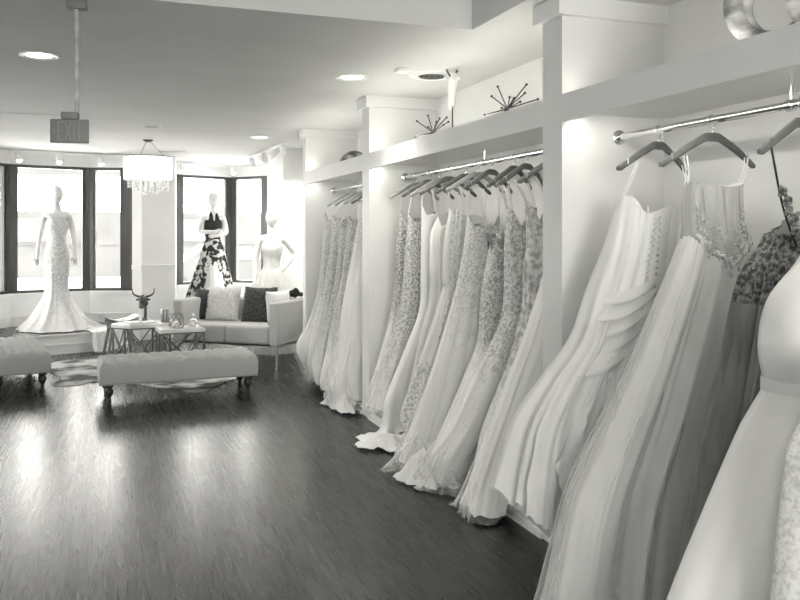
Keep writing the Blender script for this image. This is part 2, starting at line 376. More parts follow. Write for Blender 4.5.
MB().box((0, -1.74, 3.30), (60, .06, .10)).build('rail', M['facade'], cn, smooth=False)
for x in (-22, -14, 9, 18): MB().box((x, 1.0, 1.35), (.35, .35, 3.1)).build('post', M['facade2'], cn, smooth=False)
car = thing('car', 'silver car parked in the street behind the dark print gown', 'car', (3.1, 22.2, -.2), .06)
prof = [(-2.2, .35), (-2.25, .75), (-1.9, .9), (-1.2, .98), (-.6, 1.42), (.5, 1.47), (1.3, 1.02), (2.0, .92), (2.2, .7), (2.2, .35)]
rows = [[(x, y * (1 - .12 * max(0, z - .95) / .5), z) for x, z in prof] for y in (-.85, -.8, 0, .8, .85)]
MB().rings(rows, True, True, True).build('car_body', M['carpaint'], car)
MB().add([(-1.0, -.86, 1.0), (-.52, -.84, 1.36), (.45, -.84, 1.4), (1.0, -.86, 1.04)], [(0, 1, 2, 3)]).build('side_window', M['carglass'], car, smooth=False)
for x in (-1.4, 1.35): MB().tube([(x, -.88, .33), (x, -.68, .33)], .33, 24).build('wheel', M['tyre'], car)

# ------------------------------------------------------------------ built-in dress closet
XF, XB = 2.04, 2.62
un = thing('built_in_closet', 'white built-in dress closet with open bays along the right wall', 'closet', (XF, 3.46, 0))
off = (XF, 3.46, 0)
def upart(name, mb, m=None, parent=un, **k): return mb.build(name, m or M['unit'], parent, off=off, smooth=False, **k)
def panel(y0, y1, top):
    q = MB().box(((XF + XB) / 2, (y0 + y1) / 2, top / 2), (XB - XF, y1 - y0, top)); o = upart('divider_panel', q)
    if top > 2.3:
        c = MB().box(((XF + XB) / 2 - .018, (y0 + y1) / 2, HC - .045), (XB - XF + .036, y1 - y0 + .07, .09)); 
        upart('crown_block', c, M['trim'])
    return o
panel(3.375, 3.555, HC); panel(6.345, 6.535, HC); panel(8.57, 8.68, HC); panel(.55, .68, HC)
BAYS = [(.68, 3.375), (3.555, 6.345), (6.535, 8.57)]
for y0, y1 in BAYS:
    ym = (y0 + y1) / 2; ly = y1 - y0
    upart('header', MB().box((XF + .012, ym, 2.095), (.024, ly, .13)))
    upart('shelf', MB().box(((XF + XB) / 2 + .012, ym, 2.11), (XB - XF - .024, ly, .08)))
    b_ = MB().box(((XF + XB) / 2, ym, .0375), (XB - XF - .01, ly, .075)); b_.box((XF - .004, ym, .012), (.02, ly, .024)); b_.box((XF + .0, ym, .066), (.02, ly, .018))
    upart('plinth', b_, M['trim'])
    upart('led_strip', MB().box((XF + .04, ym, 2.066), (.012, ly - .1, .006)), M['led'])
    upart('led_strip', MB().box((XF + .04, ym, 2.153), (.012, ly - .1, .006)), M['led'])
    rz_ = 1.967; rx = 2.35
    r = MB().tube([(rx, y0 + .01, rz_), (rx, y1 - .01, rz_)], .0165, 16).build('hanging_rail', M['chrome'], un, off=off)
    for y in (y0, y1):
        s = 1 if y == y0 else -1
        MB().tube([(rx, y, rz_), (rx, y + s * .012, rz_), (rx, y + s * .02, rz_)], [.035, .035, .02], 20).build('flange', M['chrome'], r, off=off)
    py = {0: 2.31, 1: 4.845, 2: 7.5}[BAYS.index((y0, y1))]
    q = MB().tube([(rx, py, 2.07), (rx, py, rz_ + .015)], .006, 10); q.tube([(rx, py - .014, rz_), (rx, py + .014, rz_)], .023, 16)
    q.build('support_post', M['chrome'], r, off=off)

# ------------------------------------------------------------------ hangers
def hanger(y, phi, label, z=1.967, tilt=0, pale=False, w=.44, x=2.35):
    t = thing('clothes_hanger', label, 'hanger', (x, y, z), phi, 'wooden hangers on the closet rails')
    hk = [(.0165 * 1.3 * math.cos(a), 0, .0165 * 1.3 * math.sin(a)) for a in [math.radians(q) for q in range(200, -60, -20)]]
    hk = [(p[0], 0, p[2]) for p in hk] + [(.004, 0, -.035), (0, 0, -.045), (0, 0, -.065)]
    MB().tube(hk, .0022, 6).build('hook', M['chrome'], t)
    b = MB(); n = 28; rows = []
    for i in range(n + 1):
        u = -1 + 2 * i / n; x_ = u * w / 2; au = abs(u)
        top = -.052 - (.0 if au < .13 else .122 * ((au - .13) / .87)) + (.006 * math.sin((au - .13) / .87 * PI) if au > .13 else 0)
        hgt = .030 + .006 * math.cos(u * PI / 2) - (.012 if au > .97 else 0)
        yb = .03 * au * au            # arms bow forward
        th = .008
        tz = top + tilt * u * w / 2
        if abs(au - .80) < .03: tz -= .004; hgt -= .004
        c = .004
        rows.append([(x_, yb - th, tz - c), (x_, yb - th + c, tz), (x_, yb + th - c, tz), (x_, yb + th, tz - c), (x_, yb + th, tz - hgt + c), (x_, yb + th - c, tz - hgt), (x_, yb - th + c, tz - hgt), (x_, yb - th, tz - hgt + c)])
    b.rings(rows, True, True, True).build('arms', M['wood_pale' if pale else 'wood_grey'], t, angle=50)
    for sgn in (-1, 1):
        q = MB().tube([(sgn * w * .40, -.0 + .03 * .64 - .009, -.052 - .110 + tilt * sgn * w * .4), (sgn * w * .40, .03 * .64 - .009, -.052 - .080 + tilt * sgn * w * .4)], .003, 6)
        q.build('notch_pin', M['steel'], t)
    return t

# ------------------------------------------------------------------ gowns
FLOOR_STEP = .088
def settle(x, y, z):
    lo = .014
    if x > XF - .05: lo = FLOOR_STEP
    return max(z, lo)
def gown_rows(secs, rows, seed, N=112, k=(5, 9, 15), amp0=.004, amp1=.03, hem=.0, skew=0, pw=.75, ps=1.6, drape=0):
    """secs: (z, xl, xr, y, thickness, tilt) from top to hem -> list of rings"""
    rnd = random.Random(seed)
    cs = curve(secs, rows); out = []
    for i, (z, xl, xr, y, th, tl) in enumerate(cs):
        t = i / (rows - 1); A = lerp(amp0, amp1, t ** ps); xc = (xl + xr) / 2; a = (xr - xl) / 2; ring = []
        for j in range(N):
            q = 2 * PI * j / N; c = math.cos(q); s = math.sin(q)
            f = 0
            for kk, w in zip(k, (1.5, 1.0, .6)):
                r_ = kk / 4.2; nn = mnoise.noise(Vector((c * r_ + seed * 3.1, s * r_ + .5 * t, z * .45 + kk)))
                f += w * (nn * 1.6 if kk < 8 else (.5 - 1.9 * abs(nn)))
            f *= A
            x = xc + math.copysign(abs(c) ** pw, c) * a + f * c * .8
            yy = y + math.copysign(abs(s) ** pw, s) * th + f * s * 1.1 + skew * (x - xc)
            zz = z - tl * (x - xl)
            zz += hem * (t ** 6) * (1.2 * mnoise.noise(Vector((c * 2 + seed, s * 2, 3))) - 1.6 * max(0, .55 - 2.2 * abs(mnoise.noise(Vector((c * 4.5, s * 4.5, seed))))))
            x = min(x, 2.585); ring.append((x, yy, settle(x, yy, zz) if zz < .3 else zz))
        out.append(ring)
    return out
def gown(name_label, cat_y, secs, split, bod_mat, sk_mat, seed, rows=44, neck='sweet', straps=((-.8, .6), (.8, .6)), hx=2.35, hz=1.967, hphi=0, group='gowns on the closet rails', over=None, strap_mat=None, fade=None, line=None, **k):
    x0 = (secs[0][1] + secs[0][2]) / 2
    t = thing('wedding_gown', name_label, 'gown', (x0, cat_y, 0.0), 0, group); off = (x0, cat_y, 0)
    R = gown_rows(secs, rows, seed, **k)
    N = len(R[0])
    # neckline
    for i in range(0, 7):
        wgt = (1 - i / 7) ** 1.5
        for j, p in enumerate(R[i]):
            q = 2 * PI * j / N; c = math.cos(q)
            if neck == 'sweet': dz = -.055 * (1 - abs(c)) ** .6 + .025 * math.cos(4 * q)
            elif neck == 'v': dz = -.16 * (1 - abs(c)) ** 1.2
            elif neck == 'straight': dz = .01 * math.cos(2 * q)
            elif callable(neck): dz = neck(.5 + .5 * c, math.sin(q) < 0)
            else: dz = 0
            R[i][j] = (p[0], p[1], p[2] + dz * wgt)
    ks = min(range(rows), key=lambda i: abs(sum(p[2] for p in R[i]) / N - split))
    if fade:
        M['fade%d' % seed] = lace_fade(*fade); bod_mat = sk_mat = 'fade%d' % seed
    if line:
        full = MB().rings(R); xa, xb = secs[3][1], secs[3][2]
        for nm_, mm_, want in (('bodice', bod_mat, False), ('skirt', sk_mat, True)):
            h = MB(); h.v = list(full.v)
            for f in full.f:
                cz = sum(full.v[i][2] for i in f) / 4; cx_ = sum(full.v[i][0] for i in f) / 4
                if (cz < line((cx_ - xa) / (xb - xa))) == want: h.f.append(f)
            used = sorted({i for f in h.f for i in f}); mp_ = {i: k_ for k_, i in enumerate(used)}
            h.v = [h.v[i] for i in used]; h.f = [tuple(mp_[i] for i in f) for f in h.f]
            h.build(nm_, M[mm_], t, off=off, angle=80)
    else:
        MB().rings(R[:ks + 1]).build('bodice', M[bod_mat], t, off=off, angle=80)
        MB().rings(R[ks:]).build('skirt', M[sk_mat], t, off=off, angle=80)
    # inner lining seen in the open top
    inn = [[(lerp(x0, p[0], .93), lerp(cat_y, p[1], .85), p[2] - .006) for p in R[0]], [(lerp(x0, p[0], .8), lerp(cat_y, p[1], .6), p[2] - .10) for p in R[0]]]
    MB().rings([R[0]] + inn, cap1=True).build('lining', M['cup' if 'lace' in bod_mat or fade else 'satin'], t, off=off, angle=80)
    for sx, hw in straps:
        j = int(round((0 if sx > 0 else .5) * N)) % N
        base = R[0][j]
        hp = (hx + math.cos(hphi) * sx * .4 * .44, cat_y + math.sin(hphi) * sx * .17, hz - .160)
        mid = ((base[0] + hp[0]) / 2, (base[1] + hp[1]) / 2 - .012, (base[2] + hp[2]) / 2)
        if hp[2] - base[2] > .03:
            for dy in (-.006, .012):
                pts = curve([(base[0], base[1] + dy, base[2] - .01), (mid[0], mid[1] + dy, mid[2]), (hp[0], hp[1] + dy - .004, hp[2] + .008)], 7)
                MB().tube(pts, .0035, 6).build('strap', M[strap_mat or 'satin'], t, off=off)
    if over:
        for (a, b, grow, m_, amp, sd) in over:
            sel = [r for r in R if sum(p[2] for p in r) / N <= a]; r2 = []
            for i, r in enumerate(sel):
                u = i / max(1, len(sel) - 1); ring = []
                for j, p in enumerate(r):
                    q = 2 * PI * j / N; c = math.cos(q); s_ = math.sin(q)
                    g_ = .002 + grow * u + amp * u * (.5 + .9 * mnoise.noise(Vector((c * 5 + sd, s_ * 5, p[2] * 5)))) + amp * 1.6 * u ** 4 * mnoise.noise(Vector((c * 12, s_ * 12 + sd, p[2] * 14)))
                    X = min(2.592, p[0] + c * g_); Y = p[1] + s_ * g_
                    ring.append((X, Y, settle(X, Y, p[2] - .02 * u * u * (1 + math.sin(9 * q + sd))) if p[2] < .4 else p[2]))
                r2.append(ring)
            MB().rings(r2).build('tulle_layer', sheer_fade(.8, .12, sum(p[2] for p in r2[0]) / N), t, off=off, angle=80)
    return t, off, R
def S(y, th, pts, xr=2.50, tilts=None):
    """compact profile: pts = (x_left, z[, x_right[, th[, y]]])"""
    out = []
    n = len(pts)
    for i, p in enumerate(pts):
        u = i / (n - 1)
        out.append((p[1], p[0], p[2] if len(p) > 2 and p[2] else xr, p[4] if len(p) > 4 else y, p[3] if len(p) > 3 and p[3] else lerp(th[0], th[1], u ** 1.3), (tilts or {}).get(i, 0)))
    return out

def front(R, x, z, gap=.004):
    """y of a gown's near face at (x, z)"""
    N = len(R[0]); best = (9, 0)
    for r in R:
        for j in range(N // 2, N):
            p = r[j]; d = (p[0] - x) ** 2 + (p[2] - z) ** 2
            if d < best[0]: best = (d, p[1])
    return best[1] - gap
# --- near bay
HG = 'holding the '
hanger(3.065, .16, 'grey wooden hanger holding the strapless draped gown with laced back', tilt=-.02)
A = S(3.05, (.075, .20), [(2.135, 1.665), (2.112, 1.56), (2.072, 1.43), (2.0, 1.257), (1.917, 1.043), (1.775, .87), (1.66, .71), (1.60, .53), (1.575, .42)], 2.50, {6: .2, 7: .6, 8: .85})
gA, oA, RA = gown('strapless ivory gown with draped hip folds and buttoned back, beside the near white column', 3.05, A, 1.12, 'satin', 'chiffon', 3, rows=60, N=150, amp1=.075, hem=.03, hphi=.16, k=(7, 13, 23), neck=lambda u, f: (-.10 * math.exp(-((u - .33) / .13) ** 2) - .03 * min(1, max(0, u - .3) * 5)) if f else -.02 - .05 * math.sin(PI * u))
def sheet_swag(pts, w, bulge, n=22, m=9, ny=-1):
    """a gathered band of cloth along pts (x,y,z): bulges towards the room"""
    cs = curve(pts, n); rows = []
    for i, p in enumerate(cs):
        t = i / (n - 1); env = math.sin(PI * min(1, max(0, t * .9 + .08))) ** .5
        row = []
        for j in range(m):
            u = j / (m - 1) - .5; bb = bulge * env * ((u + .5) ** .8 if u < .42 else .55)
            row.append((p[0] - u * w * .45, p[1] + ny * bb, p[2] - u * w * env * .9 - .0 ))
        rows.append(row)
    return MB().rings(rows, closed=False)
def on(pts, R, gap=.01): return [(x, front(R, x, z, gap), z) for x, z in pts]
for (p0, p1, w, sg) in [((2.02, 1.22), (2.24, 1.29), .07, .015), ((1.985, 1.15), (2.25, 1.255), .08, .02), ((1.945, 1.08), (2.26, 1.215), .09, .025), ((1.905, 1.0), (2.27, 1.17), .10, .03), ((1.90, .93), (2.20, 1.09), .11, .03)]:
    m_ = ((p0[0] + p1[0]) / 2, (p0[1] + p1[1]) / 2 - sg)
    sheet_swag(on([p0, m_, p1], RA, .006), w, .022).build('draped_fold', M['chiffon'], gA, off=oA, angle=80)
for (x0_, z0_, x1_, z1_, w) in [(2.03, .98, 1.80, .48, .10), (2.11, .98, 1.90, .36, .13), (2.19, 1.02, 2.02, .32, .12), (2.25, 1.05, 2.13, .34, .10)]:
    xm, zm_ = lerp(x0_, x1_, .45) + .03, lerp(z0_, z1_, .45)
    rows = []
    for i in range(25):
        t_ = i / 24; px_ = lerp(lerp(x0_, xm, t_), lerp(xm, x1_, t_), t_); pz = lerp(z0_, z1_, t_); wd = w * (.35 + .9 * t_); row = []
        for j in range(15):
            u = j / 14 - .5; z_ = pz + .04 * t_ * math.sin(u * 9) + .10 * t_ * (abs(u) - .2)
            row.append((px_ + u * wd, front(RA, px_ + u * wd, z_, .008 + .03 * t_ * (1 - 4 * u * u) + .012 * math.sin(u * 14 + t_ * 3) * t_), z_))
        rows.append(row)
    MB().rings(rows, closed=False).build('cascade_panel', M['chiffon'], gA, off=oA, angle=80)
for i in range(6):   # pointed chiffon petals down the back
    z = 1.16 - i * .058; x = 2.30 - i * .014; y = front(RA, x, z, .0)
    MB().add([(x - .06, y - .004, z + .03), (x + .06, y - .004, z + .05), (x + .055, y - .045, z - .03), (x - .01, y - .05, z - .055), (x - .06, y - .025, z - .03)], [(0, 1, 2, 3, 4)]).build('petal', M['chiffon'], gA, off=oA)
bt = MB()
for i in range(15): x, z = 2.285 - i * .0035, 1.57 - i * .027; bt.ball((x, front(RA, x, z, .004), z), .0075, 1)
tag(bt.build('button_row', M['lace'], gA, off=oA), kind='stuff')
lc = MB(); lc.tube([(x, front(RA, x, z, .003), z) for x, z in [(2.27 - i * .0035 + (.012 if i % 2 else -.012), 1.57 - i * .0135) for i in range(30)]], .0028, 5); lc.build('lacing', M['lace3'], gA, off=oA)
for xt, xb in ((2.19, 2.19), (2.235, 2.225), (2.36, 2.31), (2.42, 2.35)):
    lc = MB(); lc.tube([(lerp(xt, xb, i / 8), front(RA, lerp(xt, xb, i / 8), 1.62 - i * .045, .0), 1.62 - i * .045) for i in range(9)], .004, 6); lc.build('corset_seam', M['satin'], gA, off=oA)

hanger(2.722, -.12, 'grey wooden hanger holding the full tulle ball gown with beaded bodice')
B = S(2.70, (.06, .20), [(2.21, 1.70, 2.47), (2.20, 1.61, 2.465), (2.205, 1.52, 2.47), (2.19, 1.45, 2.5), (2.094, 1.237), (1.90, .85), (1.702, .482), (1.615, .112), (1.605, .02)], 2.52)
gB, oB, RB = gown('full white tulle ball gown with sheer beaded bodice, its skirt reaching the floor', 2.70, B, 1.47, 'illusion', 'tulle', 11, rows=90, N=200, amp1=.05, hem=.01, line=lambda u: 1.50 - .13 * max(0, 1 - abs(2 * u - 1)) ** .8 - .03 * max(0, u - .5), neck='straight', hphi=-.12, k=(6, 13, 27), over=[(1.25, .0, .02, 'sheer', .02, 5)])
# beaded applique on the bodice
bd = MB(); rr = random.Random(4)
for i in range(190):
    a = rr.random(); x = lerp(2.215, 2.455, a); vz = 1.50 - .13 * (1 - abs(2 * a - 1)) ** .8 + rr.uniform(-.05, .02) + rr.random() ** 2 * .12
    bd.ball((x, front(RB, x, vz, .003), vz), rr.uniform(.003, .007), 1)
tag(bd.build('bead_applique', M['lace'], gB, off=oB), kind='stuff')
vr = []
for i in range(21):
    u = i / 20; x = lerp(2.21, 2.465, u); z = 1.50 - .13 * (1 - abs(2 * u - 1)) ** .8 - .03 * max(0, u - .5) + (.010 if i % 2 else 0); vr.append((x, front(RB, x, z, .004), z))
MB().tube(vr, .010, 8).build('lace_edge', M['lace'], gB, off=oB)
for x in (2.25, 2.335, 2.42): MB().tube([(x, front(RB, x, z, -.001), z) for z in [1.68 - i * .03 for i in range(9)]], .0025, 6).build('boning', M['cup'], gB, off=oB)

hanger(2.265, .27, 'grey wooden hanger holding the charcoal gown with flower strap')
Cc = S(2.25, (.08, .16), [(2.22, 1.60), (2.20, 1.48), (2.13, 1.38), (2.10, 1.29), (2.04, 1.05), (1.95, .70), (1.86, .30), (1.83, .06)], 2.50)
gC, oC, RC = gown('charcoal tulle gown with dark flower strap and lace bust, behind the white satin gown', 2.25, Cc, 1.27, 'black_lace', 'tulle_d', 21, rows=54, N=150, amp1=.04, neck=lambda u, f: -.15 * max(0, 1 - 1.3 * u) - .02 * math.sin(u * 9), straps=(), k=(13, 23, 37), amp0=.008, ps=.9)
MB().tube(curve([(2.150, 2.20, 1.795), (2.155, 2.19, 1.73), (2.172, 2.18, 1.62), (2.20, 2.175, 1.53), (2.25, 2.17, 1.42)], 16), .004, 6).build('strap', M['blackfab'], gC, off=oC)
MB().tube(curve([(2.54, 2.32, 1.795), (2.48, 2.26, 1.74), (2.47, 2.25, 1.60)], 8), .004, 6).build('strap', M['blackfab'], gC, off=oC)
q = MB().ball((2.335, 2.20, 1.50), (.085, .05, .085), 3); q.build('bust_cup', mat('grey_cup', .30, .7), gC, off=oC)
MB().torus((2.335, 2.175, 1.50), .075, .006, Matrix.Rotation(PI / 2, 3, 'X'), 40, 8).build('cup_piping', M['blackfab'], gC, off=oC)
def rosette(c, r, seed):
    q = MB(); rd = random.Random(seed)
    for k in range(9):
        a = k * 2.4; rad = r * (.25 + .75 * k / 9); h = -.012 * (1 - k / 9)
        cx = c[0] + math.cos(a) * rad * .55; cz = c[2] + math.sin(a) * rad * .55
        q.ball((cx, c[1] + h, cz), (r * .42, r * .16, r * .34), 1)
    return q
fl = [(2.155, 1.64, .030), (2.18, 1.61, .03), (2.165, 1.585, .028), (2.195, 1.56, .03), (2.20, 1.53, .028), (2.205, 1.495, .026), (2.225, 1.47, .028), (2.24, 1.43, .026), (2.135, 1.36, .030), (2.17, 1.385, .028), (2.155, 1.325, .030), (2.20, 1.35, .03), (2.19, 1.30, .026), (2.235, 1.31, .03)]
for i, (x, z, r) in enumerate(fl): rosette((lerp(2.158, 2.255, i / 7), 2.165 - .008 * (i % 2), lerp(1.645, 1.42, i / 7)) if i < 8 else (x, front(RC, x, z, .006), z), r, i).build('fabric_flower', M['black_lace'], gC, off=oC)

hanger(1.93, .0, 'grey wooden hanger holding the plain white satin gown, just outside the frame')
Dd = S(1.93, (.10, .18), [(2.10, 1.52), (2.02, 1.414), (1.905, 1.30), (1.872, 1.17), (1.893, 1.07), (1.905, 1.035), (1.86, .97), (1.786, .857), (1.569, .443), (1.40, .06)], 2.50)
gD, oD, RD = gown('plain white satin gown with wide waistband, in front of the charcoal gown', 1.93, Dd, 1.05, 'satin', 'satin', 33, rows=60, N=150, amp0=.004, amp1=.04, straps=(), k=(3, 5, 9), neck='none')
wb = [[(lerp(2.2, p[0], 1.02), lerp(1.93, p[1], 1.07), p[2] + dz) for p in min(RD, key=lambda r: abs(r[0][2] - 1.035))] for dz in (.03, .015, -.02)]
MB().rings(wb).build('waistband', M['satin'], gD, off=oD, angle=80)
sheet_swag(on([(1.96, 1.05), (1.99, .94), (2.01, .74)], RD, .004), .20, .025).build('sash', M['satin'], gD, off=oD, angle=80)
Ee = S(1.6, (.08, .12), [(2.0, 1.40), (1.80, 1.15), (1.655, .98), (1.63, .88), (1.591, .586), (1.53, .06)], 2.50)
gown('textured white lace gown nearest the camera at the right edge', 1.6, Ee, 1.0, 'lace_w', 'lace_w', 35, rows=40, amp1=.02, straps=(), neck='none')

# --- middle bay (far to near)
hg = [(6.086, .10, 'pale beaded lace gown farthest along the middle bay', True), (5.80, .05, 'second lace gown in the middle bay', False), (5.61, .0, 'smooth satin gown with floor train', True), (5.42, -.05, 'plain gown with white bust cup', False), (5.145, .10, 'layered gown with lace hem', False), (4.95, .05, 'sheer lace gown in the middle bay', True), (4.742, .35, 'gown with grey cup lining', False), (4.442, .45, 'deep necked lace gown', False), (4.279, .40, 'swirl lace gown', False), (4.0, .25, 'white tulle gown beside the near column', False)]
for y, ph, what, pale in hg: hanger(y, ph, 'wooden hanger holding the ' + what, pale=pale, z=1.967, tilt=random.uniform(-.03, .03))
G = lambda *a, **k: gown(*a, **k)
G('pale beaded lace gown nearest the mid divider panel, farthest along the middle bay', 6.07, S(6.07, (.06, .10), [(2.205, 1.655), (2.18, 1.45), (2.165, 1.06), (2.11, .75), (2.03, .47), (1.975, .30), (1.97, .27)], tilts={6: .1}), .92, 'lace2', 'satin', 41, fade=(.85, .25, .22, .62), hphi=.1, amp1=.03)
G('lace gown with scalloped hem net, second from the mid divider panel', 5.82, S(5.82, (.06, .10), [(2.185, 1.64), (2.165, 1.42), (2.148, 1.15), (2.10, .85), (1.985, .56), (1.90, .27), (1.885, .22)], tilts={6: .1}), .85, 'lace2', 'lace3', 43, fade=(.55, .5, .28, .64), amp1=.03, hem=.01, over=[(.9, .2, .02, 'sheer', .02, 51)])
gM3, oM3, R3 = G('smooth satin gown with bunched train lying on the dark floor', 5.60, S(5.60, (.06, .11), [(2.21, 1.68), (2.203, 1.235), (2.19, .94), (2.075, .655), (1.93, .335), (1.90, .20), (1.88, .10), (1.79, .03)]), 1.3, 'satin', 'satin', 45, amp1=.04, k=(5, 7, 11))
# train on the floor
def train(c, rx, ry, h, seed, rz=0, n=60, m=14, amp=.25):
    rows = []; ca, sa = math.cos(rz), math.sin(rz); n = 110; m = 26
    for i in range(m):
        t = i / (m - 1); ring = []
        for j in range(n):
            q = 2 * PI * j / n; cq, sq = math.cos(q), math.sin(q)
            w = 1 + amp * 1.6 * t * mnoise.noise(Vector((cq * 1.4 + seed, sq * 1.4, seed))) + amp * .5 * t * mnoise.noise(Vector((cq * 4 + seed, sq * 4, seed)))
            x = rx * t * w * cq; y = ry * t * w * sq
            fold = 1 - 1.8 * abs(mnoise.noise(Vector((cq * 3.2 + seed * 2, sq * 3.2, t * 1.1))))
            z = h * (1 - t ** .8) + .055 * max(0, fold) * min(1, 2.2 * t) * (1.15 - t) + .02 * mnoise.noise(Vector((x * 22, y * 22, seed))) * t + .012
            X = c[0] + x * ca - y * sa; Y = c[1] + x * sa + y * ca
            ring.append((X, Y, settle(X, Y, z)))
        rows.append(ring)
    return MB().rings(rows)
train((1.885, 5.44), .15, .27, .09, 4.1, .5, amp=.4).build('train', M['satin'], gM3, off=oM3, angle=80)
G('plain white gown with rounded white bust cup', 5.41, S(5.41, (.06, .10), [(2.25, 1.60), (2.205, 1.50), (2.20, 1.30), (2.195, 1.03), (2.12, .75), (2.06, .47), (2.01, .26)]), 1.25, 'satin', 'chiffon', 47, hphi=-.05, amp1=.03)
gM5, oM5, R5 = G('slim gown with beaded edges and floral lace hem', 5.15, S(5.15, (.06, .11), [(2.235, 1.66), (2.20, 1.45), (2.189, 1.187), (2.19, 1.10), (2.086, .783), (1.955, .453), (1.90, .29), (1.915, .20)]), .62, 'chiffon', 'lace', 49, amp1=.03, hphi=.1)
for dx in (.0, .03, .06):
    pts = curve([(2.235 + dx, 5.07, 1.66), (2.205 + dx, 5.065, 1.40), (2.195 + dx, 5.06, 1.1), (2.11 + dx * 1.5, 5.05, .8)], 18)
    MB().tube(pts, .006, 6).build('beaded_edge', M['lace'], gM5, off=oM5)
G('sheer lace A-line gown with plain sweeping skirt in the middle of the bay', 4.94, S(4.94, (.06, .13), [(2.275, 1.60), (2.255, 1.43), (2.195, 1.13), (2.08, .74), (1.975, .42), (1.88, .17), (1.85, .04)]), 1.28, 'lace', 'tulle', 51, fade=(1.0, .5, .42, .72), amp1=.035, over=[(.8, 0, .02, 'sheer', .03, 52)])
gM7, oM7, R7 = G('gown with grey cup lining and criss-cross lace bodice', 4.73, S(4.73, (.07, .13), [(2.30, 1.53), (2.33, 1.40), (2.28, 1.14), (2.25, .82), (2.16, .60), (1.99, .22), (1.93, .05)]), .80, 'lace2', 'tulle', 53, fade=(.75, .3, .30, .66), amp1=.035, hphi=.35)
MB().ball((2.40, 4.62, 1.475), (.05, .03, .065), 3).build('bust_cup', M['cup'], gM7, off=oM7)
for i, (p, q) in enumerate([((2.33, 1.50), (2.47, 1.36)), ((2.32, 1.43), (2.42, 1.33))]): MB().tube([(p[0], 4.63, p[1]), (q[0], 4.61, q[1])], .012, 8).build('bodice_band', M['lace'], gM7, off=oM7)
gM8, oM8, R8 = G('deep necked lace mermaid gown with frothy tulle train spilling on the floor', 4.45, S(4.45, (.06, .12), [(2.31, 1.665), (2.30, 1.40), (2.298, 1.10), (2.256, .92), (2.12, .70), (1.95, .38), (1.83, .21, 2.5, .14, 4.50), (1.80, .04, 2.5, .2, 4.6)]), .80, 'lace_sw', 'tulle', 55, fade=(.72, .22, .38, .70, .78, 48), amp1=.04, hphi=.45, neck='v', over=[(.75, 0, .03, 'sheer', .05, 57)])
for i, (c, rx, ry, h, sd) in enumerate([((1.86, 4.78), .17, .26, .26, 3), ((1.83, 4.62), .16, .20, .20, 7), ((1.90, 4.45), .14, .18, .16, 9)]):
    train(c, rx, ry, h, sd, .3, amp=.5).build('tulle_ruffle', M['sheer' if i != 1 else 'tulle'], gM8, off=oM8, angle=80)
lp = MB()
for i in range(4):
    x0_ = 2.23 + i * .035
    lp.rings([[(x0_ - .02, 4.325 - t * .02, .93 - t * .38 - i * .03 - .01 * math.cos(0)), (x0_ + .0 - t * .02, 4.315 - t * .03, .93 - t * .38 - i * .03), (x0_ + .02 - t * .01, 4.325 - t * .02, .93 - t * .38 - i * .03)] for t in [q / 8 for q in range(9)]], closed=False)
lp.build('lace_panel', M['lace3'], gM8, off=oM8, angle=80)
G('fitted swirl lace gown with keyhole bust, second from the near column', 4.25, S(4.25, (.06, .12), [(2.33, 1.69), (2.345, 1.44), (2.325, 1.29), (2.317, 1.05), (2.21, .71), (2.05, .37), (1.975, .06)]), .98, 'lace_sw', 'lace3', 57, fade=(.6, .5, .36, .68, .74, 30), amp1=.03, hphi=.4, neck='v')
gM10, oM10, R10 = G('white tulle gown with embroidered bust partly behind the near white column', 3.98, S(3.98, (.07, .18), [(2.315, 1.66), (2.31, 1.45), (2.305, 1.28), (2.19, .97), (2.03, .60), (1.87, .22), (1.83, .10), (1.81, .04)]), 1.40, 'lace_sw', 'tulle', 59, fade=(1.38, .06, .30, .72, .77, 24), rows=56, N=140, amp1=.035, hphi=.25, hem=.015, over=[(.65, 0, .03, 'sheer', .03, 61)])
MB().tube([(2.29, 3.90, 1.385), (2.36, 3.885, 1.38), (2.46, 3.89, 1.375)], .007, 6).build('waist_ribbon', M['cup'], gM10, off=oM10)

# --- left (far) bay
for y, ph, what in [(8.0, .1, 'slim net gown farthest in the far bay'), (7.7, 0, 'beaded gown second in the far bay'), (7.4, .15, 'gown with open back in the far bay'), (7.15, .1, 'speckled lace gown in the far bay'), (6.85, .2, 'frothy white tulle gown beside the mid divider')]:
    hanger(y, ph, 'wooden hanger holding the ' + what, pale=y > 7.3)
G('slim net gown with billowing tulle hem, farthest in the far bay', 7.98, S(7.98, (.06, .13), [(2.09, 1.69), (2.06, 1.24), (2.02, .94), (1.93, .64), (1.81, .40), (1.85, .24), (1.95, .12)]), .85, 'lace3', 'tulle', 71, fade=(.8, .4, .46, .72), amp1=.04, over=[(.7, .1, .02, 'sheer', .04, 72)])
G('beaded gown with narrow waist belt, second from the far end', 7.70, S(7.70, (.06, .13), [(2.10, 1.665), (2.06, 1.25), (1.97, .86), (1.86, .43), (1.85, .21), (1.90, .10)]), .85, 'lace', 'tulle', 73, fade=(.75, .4, .40, .72), amp1=.04, over=[(.5, .0, .03, 'sheer', .05, 74)])
G('gown with open back and lace flounces, third in the far bay', 7.42, S(7.42, (.06, .12), [(2.09, 1.585), (2.065, 1.257), (2.0, .885), (1.885, .52), (1.83, .29), (1.87, .11)]), .75, 'lace3', 'lace', 75, fade=(.5, .4, .42, .72), amp1=.04, neck='v')
G('speckled lace gown with pleated train, fourth in the far bay', 7.15, S(7.15, (.06, .12), [(2.10, 1.645), (2.05, 1.174), (1.975, .815), (1.91, .457), (1.86, .19), (1.88, .10)]), .6, 'lace2', 'tulle', 77, fade=(.6, .4, .36, .68), amp1=.04)
